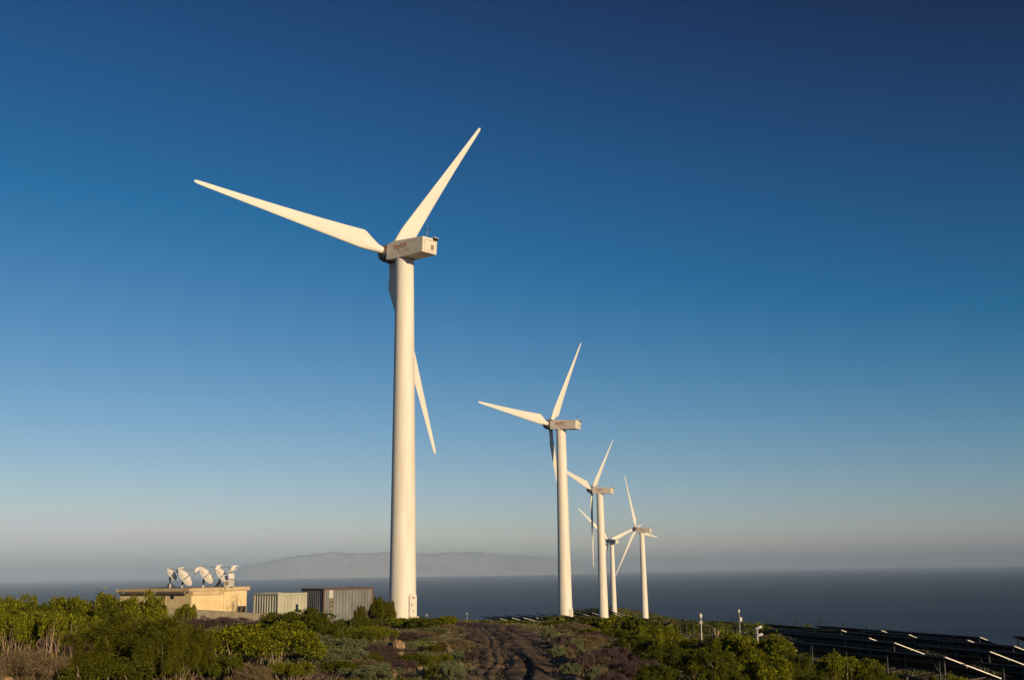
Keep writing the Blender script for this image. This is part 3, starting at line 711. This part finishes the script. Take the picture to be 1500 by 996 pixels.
# ------------------------------------------------------------------ vegetation
def unit(v): return v / np.maximum(np.linalg.norm(v, axis=-1, keepdims=True), 1e-9)
def lobes_for(rg, n, flat=.75, spread=.62, lift=0.0):
    L = [(0, 0, .52 + lift*.4, .56 - lift*.5)]
    for i in range(n):
        a = 2*math.pi*i/n + rg.random()*.8; d = spread*(.6 + .5*rg.random())
        L.append((math.cos(a)*d, math.sin(a)*d, .30 + lift + (.36 - lift*.6)*rg.random(), (.26 + .18*rg.random())*(1 - lift*.8)))
    return np.array(L)
def foliage(rg, lobes, n, k, ll, lw, up=.4, droop=0.0, fuzz=.8, shell=.35, tipfrac=.07, thin=False):
    wts = lobes[:, 3]**2; ns = 11*len(lobes)
    sl_ = rg.choice(len(lobes), ns, p=wts/wts.sum()); sd_ = unit(rg.normal(size=(ns, 3))); sd_[:, 2] = np.where(sd_[:, 2] < -.3, -sd_[:, 2], sd_[:, 2])
    sc_ = lobes[sl_, :3] + sd_*(lobes[sl_, 3]*(1 - .30*rg.random(ns)))[:, None]*np.array([1, 1, .86]); sr_ = rg.uniform(.06, .14, ns)
    ci = rg.choice(ns, n, p=sr_**2/(sr_**2).sum()); d = unit(rg.normal(size=(n, 3)) + sd_[ci]*.6)
    c = sc_[ci] + d*(sr_[ci]*(1 - shell*rg.random(n)**1.5))[:, None]
    c += d*((rg.random(n) < .06)*rg.uniform(.03, .09, n))[:, None]
    inner = rg.random(n) < .04; c[inner] = lobes[sl_[ci[inner]], :3] + d[inner]*(lobes[sl_[ci[inner]], 3]*.8)[:, None]
    ok = c[:, 2] > .04; c, d = c[ok], d[ok]; n = len(c)
    dirs = unit(d[:, None, :] + rg.normal(size=(n, k, 3))*fuzz + np.array([0, 0, up]) - np.array([0, 0, droop]))
    base = c[:, None, :] + rg.normal(size=(n, k, 3))*ll*.25
    ln = ll*(.6 + .8*rg.random((n, k, 1)))
    side = unit(np.cross(dirs, d[:, None, :]*1.0 + np.array([0, 0, .3]) + rg.normal(size=(n, k, 3))*.45)) * lw * (.7 + .6*rg.random((n, k, 1)))
    tip = base + dirs*ln; mid = base + dirs*ln*.55
    V = np.stack([base, mid - side, tip, mid + side], 2).reshape(-1, 3); Q = np.arange(len(V)).reshape(-1, 4)
    tips = rg.random(n) < tipfrac; mi = np.repeat(tips, k).astype(int)
    return V, Q, mi
def stems(rg, lobes, n, r0=.035, low=0.0, mname='bark', wild=.12, seg=5, zs=1.0):
    mb = MB()
    for i in range(n):
        L = lobes[rg.integers(len(lobes))]; d = unit(rg.normal(size=3)); d[2] = abs(d[2])
        e = L[:3] + d*L[3]*.85*np.array([1, 1, zs]); s = np.array([rg.normal()*.07, rg.normal()*.07, low])
        pts = []
        for t in np.linspace(0, 1, seg+1):
            bow = np.array([e[0]*.35, e[1]*.35, -.12])*math.sin(t*math.pi)
            pts.append(tuple(s*(1-t) + e*t + bow + rg.normal(size=3)*wild*.35*(0 < t)))
        mb.tube(pts, [r0*(1-.75*t) for t in np.linspace(0, 1, seg+1)], 5, caps=False)
    return mb.mesh('branches', M[mname])
VAR = {}
def variant(kind, seed, near=True):
    fo, st = variant_raw(kind, seed, near)
    co = np.empty(len(fo.vertices)*3, np.float32); fo.vertices.foreach_get('co', co); co = co.reshape(-1, 3)
    zs = 1/np.percentile(co[:, 2], 99.3); rs = 1/np.percentile(np.hypot(co[:, 0], co[:, 1]), 98)
    for me in (fo, st): me.transform(Matrix.Diagonal((rs, rs, zs, 1)))
    return fo, st
def variant_raw(kind, seed, near=True):
    rg = np.random.default_rng(seed); q = 1.0 if near else .28
    if kind == 'euph':
        lb = lobes_for(rg, 9, lift=.26 if near and seed % 2 == 0 else .06); V, Q, mi = foliage(rg, lb, int(6000*q), 7, .036 if near else .09, .0075 if near else .026, up=.5, tipfrac=.07)
        return fast_mesh('foliage', V, Q, [M['euph'], M['tip']], mi), stems(rg, lb, 40 if near else 8, .028)
    if kind == 'deep':
        lb = lobes_for(rg, 7); V, Q, mi = foliage(rg, lb, int(6000*q), 7, .034 if near else .09, .0075 if near else .026, up=.5, tipfrac=.015)
        return fast_mesh('foliage', V, Q, [M['euph_dark'], M['tip']], mi), stems(rg, lb, 22 if near else 8, .03)
    if kind == 'feather':
        lb = lobes_for(rg, 8, spread=.7); V, Q, mi = foliage(rg, lb, int(6000*q), 8, .10, .0036 if near else .014, up=.0, droop=.45, fuzz=.55, shell=.5, tipfrac=0)
        return fast_mesh('foliage', V, Q, [M['feather'], M['tip']], mi), stems(rg, lb, 20 if near else 8, .02)
    if kind == 'purple':
        lb = lobes_for(rg, 9, spread=.75); V, Q, mi = foliage(rg, lb, int(6000*q), 5, .07, .0035 if near else .014, up=1.0, fuzz=.6, shell=.6, tipfrac=0)
        return fast_mesh('foliage', V, Q, [M['purple'], M['tip']], mi), stems(rg, lb, 30 if near else 8, .012, mname='drybark')
    if kind == 'grey':
        lb = lobes_for(rg, 6, spread=.6); V, Q, mi = foliage(rg, lb, int(4200*q), 6, .055, .008 if near else .03, up=.9, fuzz=.7, tipfrac=0)
        return fast_mesh('foliage', V, Q, [M['grey'], M['tip']], mi), stems(rg, lb, 12 if near else 5, .016, mname='drybark')
    if kind == 'straw':
        lb = lobes_for(rg, 8, spread=.75); V, Q, mi = foliage(rg, lb, int(5000*q), 5, .10, .0032 if near else .013, up=1.2, fuzz=.6, shell=.7, tipfrac=0)
        return fast_mesh('foliage', V, Q, [M['straw'], M['tip']], mi), stems(rg, lb, 34 if near else 8, .010, mname='drybark')
    if kind == 'bare':
        lb = lobes_for(rg, 6); V, Q, mi = foliage(rg, lb, 60, 4, .05, .012, up=.3, tipfrac=.1)
        return fast_mesh('foliage', V, Q, [M['feather'], M['tip']], mi), stems(rg, lb, 46, .032, mname='drybark', wild=.22)
for kind, cnt in (('euph', 4), ('deep', 3), ('feather', 3), ('purple', 3), ('grey', 3), ('straw', 2), ('bare', 2)):
    VAR[kind] = [variant(kind, 101 + 13*i + len(kind)*7, True) for i in range(cnt)]
    VAR[kind + '_far'] = [variant(kind, 500 + 17*i + len(kind)*7, False) for i in range(cnt)]
NAMES = {'euph': 'green_shrub', 'deep': 'dark_green_shrub', 'feather': 'feathery_shrub', 'purple': 'purple_scrub_bush', 'grey': 'grey_green_shrub', 'straw': 'dry_grass_bush', 'bare': 'leafless_shrub'}
shrub_n = 0
def shrub(kind, x, y, rx, h, label, group=None, far=None, rz=None, sink=.08):
    global shrub_n
    D = math.hypot(x, y); far = D > 75 if far is None else far
    fo, st = VAR[kind + ('_far' if far else '')][shrub_n % len(VAR[kind])]; shrub_n += 1
    root = empty(NAMES[kind], (x, y, gz(x, y) - sink), rz if rz is not None else (shrub_n*2.399) % 6.28, label, 'shrub', group)
    root.scale = (rx, rx, h)
    link('foliage', fo, root); link('branches', st, root)
    return root
TOPS = [(0, 884), (150, 884), (180, 884), (262, 893), (275, 903), (395, 905), (400, 899), (475, 899), (520, 898), (560, 905), (600, 908), (700, 908), (830, 908), (950, 909), (985, 918), (1060, 935), (1130, 945), (1500, 990)]
def top_limit(x, y):
    """height above which a plant here would hide what the photograph shows behind it"""
    D = math.hypot(x, y); px = 756 + FPX*x/y*1.033
    yy = float(np.interp(px, [t[0] for t in TOPS], [t[1] for t in TOPS])); return at(px, yy, D).z
def shrub_px(kind, xpx, ytop, D, wpx, label, group=None, **k):
    """crown top at pixel (xpx, ytop), half width wpx pixels"""
    P = at(xpx, ytop, D); g = gz(P.x, P.y); h = max(.35, (P.z - g + .08)/.98)
    return shrub(kind, P.x, P.y, wpx/FPX*D*1.05, h, label, group, **k)
HAND = [
 ('feather', 195, 908, 27.5, 100, 'big drooping feathery olive shrub in the left foreground'),
 ('feather', 255, 925, 25.5, 50, 'smaller feathery olive shrub against the right flank of the big drooping one'),
 ('euph', 208, 874, 36, 46, 'tall domed bright green shrub covering the left end of the building'),
 ('euph', 118, 874, 38, 50, 'bright green shrub on the left skyline, ragged top against the sea'),
 ('deep', 160, 884, 35, 40, 'dark green shrub in the gap left of the tall domed one'),
 ('euph', 12, 876, 39, 36, 'green shrub cut by the left picture edge on the skyline'),
 ('deep', 62, 887, 37, 48, 'wide low green shrub between the leftmost skyline shrubs'),
 ('euph', 30, 897, 33, 45, 'yellow green shrub at left with bare forking stems beneath'),
 ('euph', 105, 900, 32, 45, 'green shrub above the bleached branches in the left foreground'),
 ('bare', 78, 914, 25.8, 30, 'bleached leafless branches left of the big feathery shrub'),
 ('bare', 20, 922, 25.5, 24, 'bare pale branches near the left picture edge'),
 ('straw', 40, 955, 24.5, 62, 'dry brown twiggy bush in the lower left corner'),
 ('purple', 95, 935, 27, 45, 'brown purple scrub in the shade left of the feathery shrub'),
 ('euph', 370, 917, 27.5, 88, 'large rounded yellow green shrub with pale woody stems, lower left'),
 ('euph', 278, 933, 26.5, 28, 'small upright yellow green shrub left of the large rounded one'),
 ('deep', 325, 962, 26.0, 34, 'dark shaded shrub in front of the large rounded one'),
 ('deep', 443, 893, 47, 55, 'dense green shrub before the two containers'),
 ('feather', 400, 900, 50, 28, 'dark olive shrub under the cream container'),
 ('feather', 541, 873, 88, 21, 'tall dark olive shrub hiding the foot of the grey container'),
 ('feather', 524, 884, 86, 15, 'low olive shrub at the grey container side, left of the tall one'),
 ('feather', 563, 882, 86, 19, 'low dark olive shrub leaning against the tall one by the nearest tower'),
 ('euph', 553, 920, 50, 27, 'compact bright green shrub left of the ochre boulder'),
 ('deep', 520, 905, 62, 28, 'small green shrub below the grey container'),
 ('deep', 480, 915, 44, 34, 'low green shrub right of the dense one'),
 ('grey', 440, 930, 38, 42, 'grey green shrub below the dense green one'),
 ('grey', 500, 936, 36, 45, 'wide grey green shrub in the middle of the left scrub'),
 ('deep', 470, 948, 33, 36, 'mottled green shrub right of the large rounded one'),
 ('grey', 540, 975, 28, 42, 'pale grey shrub at the bottom, left of the track'),
 ('deep', 500, 968, 29.5, 34, 'green shrub at the bottom beside the pale grey one'),
 ('purple', 545, 953, 36, 46, 'purple scrub below the compact bright green shrub'),
 ('purple', 430, 968, 29, 40, 'brown purple scrub under the large rounded shrub'),
 ('purple', 345, 905, 62, 50, 'long purple brown scrub at the foot of the low wall'),
 ('purple', 300, 904, 57, 30, 'purple brown scrub left end of the low wall'),
 ('euph', 274, 886, 66, 17, 'small round topped plant before the corner of the building'),
 ('bare', 342, 865, 92, 11, 'bare spindly plant in front of the sunlit building wall'),
 ('euph', 585, 905, 84, 24, 'green shrub at the left foot of the nearest turbine'),
 ('deep', 618, 905, 78, 26, 'green shrub just right of the nearest turbine'),
 ('euph', 652, 903, 82, 20, 'bright green shrub on the skyline beside the track'),
 ('grey', 632, 918, 66, 26, 'grey green scrub right of the ochre boulder'),
 ('grey', 600, 925, 58, 20, 'small grey shrub behind the ochre boulder'),
 ('straw', 665, 935, 44, 24, 'tawny grass bush at the left edge of the track'),
 ('straw', 655, 915, 68, 24, 'tawny grass bush where the track tops the rise'),
 ('deep', 610, 960, 33, 26, 'dark green low shrub left of the track'),
 ('deep', 640, 975, 30, 22, 'low shrub at the bottom beside the track stones'),
 ('purple', 575, 965, 31, 34, 'purple scrub at the bottom left of the track'),
 ('deep', 870, 905, 105, 22, 'round dark shrub right of the second turbine'),
 ('euph', 900, 903, 100, 25, 'green shrub under the third turbine'),
 ('deep', 930, 905, 88, 24, 'dark green shrub under the rightmost turbine'),
 ('euph', 868, 920, 72, 22, 'green shrub below the round dark one'),
 ('deep', 905, 922, 66, 28, 'dark shrub in the shaded thicket right of the track'),
 ('euph', 955, 918, 60, 34, 'sunlit green shrub left of the green fence'),
 ('deep', 930, 932, 50, 36, 'shaded shrub in the middle of the right thicket'),
 ('euph', 1000, 934, 44, 44, 'green shrub at the near end of the camera poles'),
 ('deep', 975, 945, 38, 48, 'dark thick shrub at the foot of the right thicket'),
 ('deep', 1030, 952, 33, 50, 'deep green shrub in the lower right thicket'),
 ('euph', 1105, 933, 38, 56, 'large sunlit green shrub before the short camera pole'),
 ('euph', 1060, 930, 42, 44, 'sunlit green shrub before the dome camera pole'),
 ('deep', 1150, 955, 34, 40, 'dark shrub sloping down to the fence'),
 ('euph', 1120, 958, 29, 48, 'yellow green shrub with pale stems at the bottom right'),
 ('deep', 1050, 975, 26.5, 40, 'dark shrub at the bottom edge, right'),
 ('euph', 1245, 962, 36, 48, 'green shrub in front of the solar tables'),
 ('deep', 1280, 980, 31, 34, 'low green shrub at the bottom under the solar tables'),
 ('deep', 1195, 985, 30, 30, 'dark low shrub at the bottom below the first fence post'),
 ('grey', 835, 972, 29.5, 16, 'small grey green tuft at the right edge of the track'),
 ('grey', 870, 978, 28, 16, 'pale green tuft at the bottom right of the track'),
 ('grey', 815, 945, 38, 12, 'tiny pale tuft on the right verge of the track'),
 ('grey', 840, 935, 44, 14, 'small pale tuft higher on the right verge'),
 ('purple', 885, 950, 34, 40, 'purple brown scrub right of the track'),
 ('purple', 930, 965, 29, 42, 'purple brown scrub at the bottom right of the track'),
 ('straw', 860, 930, 50, 30, 'tawny scrub on the right bank of the track'),
 ('straw', 840, 912, 74, 30, 'tawny scrub in front of the second turbine'),
 ('purple', 900, 985, 25.5, 34, 'brown scrub at the bottom edge right of the track'),
 ('deep', 960, 975, 27, 36, 'shaded shrub at the bottom, right of the purple scrub'),
]
for k_, x, y, D, wpx, lab in HAND: shrub_px(k_, x, y, D, wpx, lab)

for i in range(16):  # verge tufts added, tall enough to throw shadow streaks across the track
    y = 27 + i*2.1 + random.random(); sd_ = 1 if i % 4 else -1; x = float(trk_c(y)) + sd_*(float(trk_w(y))*.98 + random.uniform(0, .7))
    kd = random.choice(['grey', 'straw', 'purple']); shrub(kd, x, y, random.uniform(.22, .45), random.uniform(.35, .8), 'one of the small tufts along the edges of the dirt track', 'small tufts along the track edges')
# keep-out tests for the scatter
BUILD_KEEP = []
for P0, lx, ly in ((C0, LX, LY),): BUILD_KEEP.append((P0, lx, ly))
def inside_keep(x, y, m=1.0):
    if y < 104 and abs(x - float(trk_c(y))) < float(trk_w(y))*1.0 + m*.55: return True
    for loc, *_ in TURB:
        if math.hypot(x-loc[0], y-loc[1]) < 2.6: return True
    v = Vector((x, y, 0)) - Vector((C0.x, C0.y, 0)); a, b_ = v.dot(EX), v.dot(EY)
    if -1.5 < a < LX+1.5 and -1.5 < b_ < LY+1.5: return True
    for cp in ((407.5, 868.5, 78), (474, 861.5, 84)):
        c = at(*cp); v = Vector((x-c.x, y-c.y, 0)); a, b_ = v.dot(EX), v.dot(EY)
        if -2 < a < 8 and -1.5 < b_ < 4.5: return True
    aa = math.degrees(math.atan2(x, y)); D = math.hypot(x, y)
    if y > 55 and y < 200 and x > np.interp(y, [55, 72, 78, 88, 100, 140, 200], [36, 30.8, 27.6, 24.2, 21.6, 20.8, 34]) - 1: return True
    return False
LAB = {'euph': 'one of many low yellow green shrubs scattered over the scrub', 'deep': 'one of many low dark green shrubs scattered over the scrub', 'grey': 'one of many small grey green shrubs scattered over the scrub',
       'purple': 'one of many patches of purple brown scrub between the green shrubs', 'straw': 'one of many tawny dry bushes between the green shrubs', 'feather': 'one of many small olive feathery shrubs in the scrub'}
GRP = {k: v.replace('one of many ', '') for k, v in LAB.items()}
cnt = 0; tries = 0
while cnt < 215 and tries < 9000:
    tries += 1
    D = 24 + 110*random.random()**1.25; a = random.uniform(-27, 26)
    x, y = math.sin(R(a))*D, math.cos(R(a))*D
    if inside_keep(x, y, 1.0): continue
    if a < -11 and 60 < D < 104 and a > -21: kd = random.choice(['purple', 'purple', 'straw', 'grey'])
    elif a < 4: kd = random.choice(['deep', 'euph', 'purple', 'straw', 'straw', 'grey', 'purple', 'feather'])
    else: kd = random.choice(['deep', 'deep', 'euph', 'feather', 'straw', 'purple'])
    low = {'grey': .55, 'purple': .5, 'straw': .5, 'euph': .85, 'deep': .8, 'feather': .7}[kd]
    rr = random.uniform(.5, 1.15)*(1 + D/200)
    if abs(x - float(trk_c(y))) < 4.5: low *= .55; rr *= .6
    if kd in ('euph', 'deep') and -20 < a < -10 and D < 75: low *= .6
    hh = min(low*random.uniform(.7, 1.15), (top_limit(x, y) - gz(x, y) + .05)/1.0)
    if hh < .22: continue
    shrub(kd, x, y, min(rr, hh*2.6), hh, LAB[kd], GRP[kd]); cnt += 1
# skyline shrubs on the far right above the tables, and scrub farther along the ridge
for i in range(46):
    a = random.uniform(9, 25); D = random.uniform(185, 215) if a > 13 else random.uniform(150, 215)
    shrub(random.choice(['deep', 'euph', 'straw']), math.sin(R(a))*D, math.cos(R(a))*D, random.uniform(1.2, 2.4), random.uniform(1.0, 2.1), 'one of the olive shrubs along the skyline above the sea, right of the turbines', 'olive shrubs along the right skyline')
for i in range(40):
    a = random.uniform(-3.5, 9); D = random.uniform(108, 190)
    x, y = math.sin(R(a))*D, math.cos(R(a))*D
    hh = min(random.uniform(.6, 1.2), top_limit(x, y) - gz(x, y))
    if inside_keep(x, y) or hh < .2: continue
    shrub(random.choice(['deep', 'grey', 'straw', 'deep', 'euph']), x, y, random.uniform(1.0, 1.9), hh, 'one of the low shrubs between the first and third turbines', 'low shrubs between the turbines')

# uncountable ground cover: tufts, twigs and pebbles
def cover(n, Dmin, Dmax, pw, size, blades, seed, wid=.012, amin=-29, amax=28):
    rg = np.random.default_rng(seed)
    D = Dmin + (Dmax-Dmin)*rg.random(n)**pw; a = np.radians(rg.uniform(amin, amax, n)); x, y = np.sin(a)*D, np.cos(a)*D
    d = np.abs(x - trk_c(y)); w_ = trk_w(y); keep = (d > w_*(.82 + .25*rg.random(n))) | (y > 104)
    keep &= ~((x > np.interp(y, [55, 72, 88, 140], [36, 30, 24, 20])) & (y > 60) & (y < 140) & (rg.random(n) < .6))
    x, y, D = x[keep], y[keep], D[keep]; n = len(x); z = H(x, y)
    s = size*(.5 + rg.random(n))*(1 + D/150)
    cl = _noise(x, y, 1.6) + .8*_noise(x+50, y-20, .6) + rg.normal(size=n)*.35
    mi = np.digitize(cl, [-.55, -.1, .25, .7])       # patches of one plant
    k = blades; base = np.stack([x, y, z-.02], -1)[:, None, :] + rg.normal(size=(n, k, 3))*np.array([1, 1, 0])*s[:, None, None]*.8
    dr = unit(rg.normal(size=(n, k, 3))*np.array([1, 1, .5]) + np.array([0, 0, .9])); dr[..., 2] = np.abs(dr[..., 2])
    ln = s[:, None, None]*(.5 + rg.random((n, k, 1)))
    side = unit(np.cross(dr, rg.normal(size=(n, k, 3))))*wid*(1 + D/25)[:, None, None]
    tip = base + dr*ln; mid = base + dr*ln*.5
    V = np.stack([base, mid-side, tip, mid+side], 2).reshape(-1, 3)
    return V, np.repeat(mi, k)
Va, ma = cover(75000, 15, 125, 1.3, .085, 12, 5, wid=.0045); Vb, mb_ = cover(14000, 100, 480, 1.2, .14, 12, 6, wid=.008, amin=-8, amax=28)
Vall = np.concatenate([Va, Vb]); Qall = np.arange(len(Vall)).reshape(-1, 4)
tag(link('ground_cover', fast_mesh('ground_cover', Vall, Qall, [M['purple'], M['straw'], M['grey'], M['olive'], M['euph_dark']], np.concatenate([ma, mb_]))),
    'low tufts, dry twigs and creeping plants covering the ground between the shrubs', 'ground cover', kind='stuff')
# low matted canopy of the far hill and ridge
def canopy(n, seed):
    rg = np.random.default_rng(seed); D = rg.uniform(180, 760, n); a = np.radians(rg.uniform(1.5, 13, n)); x, y = np.sin(a)*D, np.cos(a)*D; z = H(x, y)
    k = 16; s = rg.uniform(.8, 2.0, n); d = unit(rg.normal(size=(n, k, 3))); d[..., 2] = np.abs(d[..., 2])
    c = np.stack([x, y, z], -1)[:, None, :] + d*s[:, None, None]*np.array([1, 1, .7]); side = unit(np.cross(d, rg.normal(size=(n, k, 3))))*s[:, None, None]*.33; s2 = unit(np.cross(d, side))*s[:, None, None]*.33
    V = np.stack([c-side, c-s2, c+side, c+s2], 2).reshape(-1, 3); return V
Vc = canopy(6500, 9)
tag(link('hillside_scrub', fast_mesh('hillside_scrub', Vc, np.arange(len(Vc)).reshape(-1, 4), [M['olive'], M['straw']], (rng.random(len(Vc)//4) < .12).astype(int))),
    'matted olive scrub over the far hill behind the turbines', 'scrub', kind='stuff')

def gravel(n, seed):
    rg = np.random.default_rng(seed); y = 18 + 85*rg.random(n)**1.6; u = rg.normal(size=n)*.62; x = trk_c(y) + u*trk_w(y); z = H(x, y) + .045
    s = rg.uniform(.006, .020, n)*(1 + (rg.random(n) < .04)*1.6)*(1 + y/140)
    o = np.array([[1,0,0],[0,1,0],[-1,0,0],[0,-1,0],[0,0,1],[0,0,-1]], float)
    V = np.stack([x, y, z], -1)[:, None, :] + (o[None]*rg.uniform(.6, 1.3, (n, 6, 1)) + rg.normal(size=(n, 6, 3))*.15)*s[:, None, None]
    T = np.array([[0,1,4],[1,2,4],[2,3,4],[3,0,4],[1,0,5],[2,1,5],[3,2,5],[0,3,5]]); Q = (np.arange(n)[:, None, None]*6 + T[None]).reshape(-1, 3)
    return V.reshape(-1, 3), Q
V, Q = gravel(9000, 4)
M['gravel'] = mat('gravel_stone', (.17, .115, .08), rough=.95, col2=(.05, .038, .032), island=True)
tag(link('gravel', fast_mesh('gravel', V, Q, [M['gravel']])), 'loose brown gravel strewn over the dirt track and its edges', 'gravel', kind='stuff')

# ------------------------------------------------------------------ rocks
def rock(x, y, s, label, group=None, seed=0, sz=1.0, name='boulder', z=None):
    import bmesh
    rg = np.random.default_rng(seed); bm = bmesh.new(); bmesh.ops.create_icosphere(bm, subdivisions=3, radius=1)
    P = rg.normal(size=(9, 3)); P = unit(P); lim = rg.uniform(.42, .75, 9)
    for v in bm.verts:
        c = np.array(v.co)
        for q, l in zip(P, lim):
            t = c @ q
            if t > l: c = c - q*(t-l)*.95
        c = c*(1 + .09*rg.normal()); v.co = c*s*np.array([1, .8, sz])
    me = bpy.data.meshes.new(name); bm.to_mesh(me); bm.free(); me.materials.append(M['rock'])
    o = link(name, me); o.location = (x, y, gz(x, y) + s*.25*sz if z is None else z); o.rotation_euler = (0, 0, seed*1.7); tag(o, label, 'rock', group)
def rock_px(xp, yp, D, s, *a, **k):
    P = at(xp, yp, D); rock(P.x, P.y, s, *a, z=max(gz(P.x, P.y) + s*.2, min(P.z, gz(P.x, P.y) + s*.9)), **k)
rock_px(584, 941, 41, .30, 'large ochre boulder lit by the sun in the left scrub', seed=3, sz=1.25)
rock_px(576, 931, 41.6, .28, 'reddish rock leaning behind the large ochre boulder', seed=4)
rock_px(659, 944, 41, .17, 'ochre stone beside the track below the tawny grass', seed=5)
rock_px(576, 982, 28.5, .12, 'small ochre stone at the bottom, left of the green shrub', seed=6)
rock_px(615, 978, 29, .15, 'two-faced ochre stone at the bottom left of the track', seed=7)
rock_px(5, 990, 24, .25, 'pale yellow rock in the lower left corner', seed=8)
rock_px(898, 948, 40, .11, 'small orange stone on the right bank', seed=9)
rock_px(754, 952, 36, .07, 'brown stone on the crown of the track', seed=10)
rock_px(1047, 909, 150, .9, 'orange rock pile top beyond the dome camera pole', seed=11)
for i in range(26):
    a = random.uniform(10, 17); D = random.uniform(100, 165); s = random.uniform(.15, .5)
    rock(math.sin(R(a))*D, math.cos(R(a))*D, s, 'one of the broken ochre rocks on the bare slope behind the fence', 'rocks on the bare slope', seed=20+i)
for i in range(40):
    y = random.uniform(26, 70); sd_ = random.choice([-1, -1, 1]); x = float(trk_c(y)) + sd_*(float(trk_w(y)) + random.uniform(-.3, .9))
    rock(x, y, random.uniform(.035, .09), 'one of the small stones strewn along the track verge', 'small stones along the track', seed=60+i, name='stone')
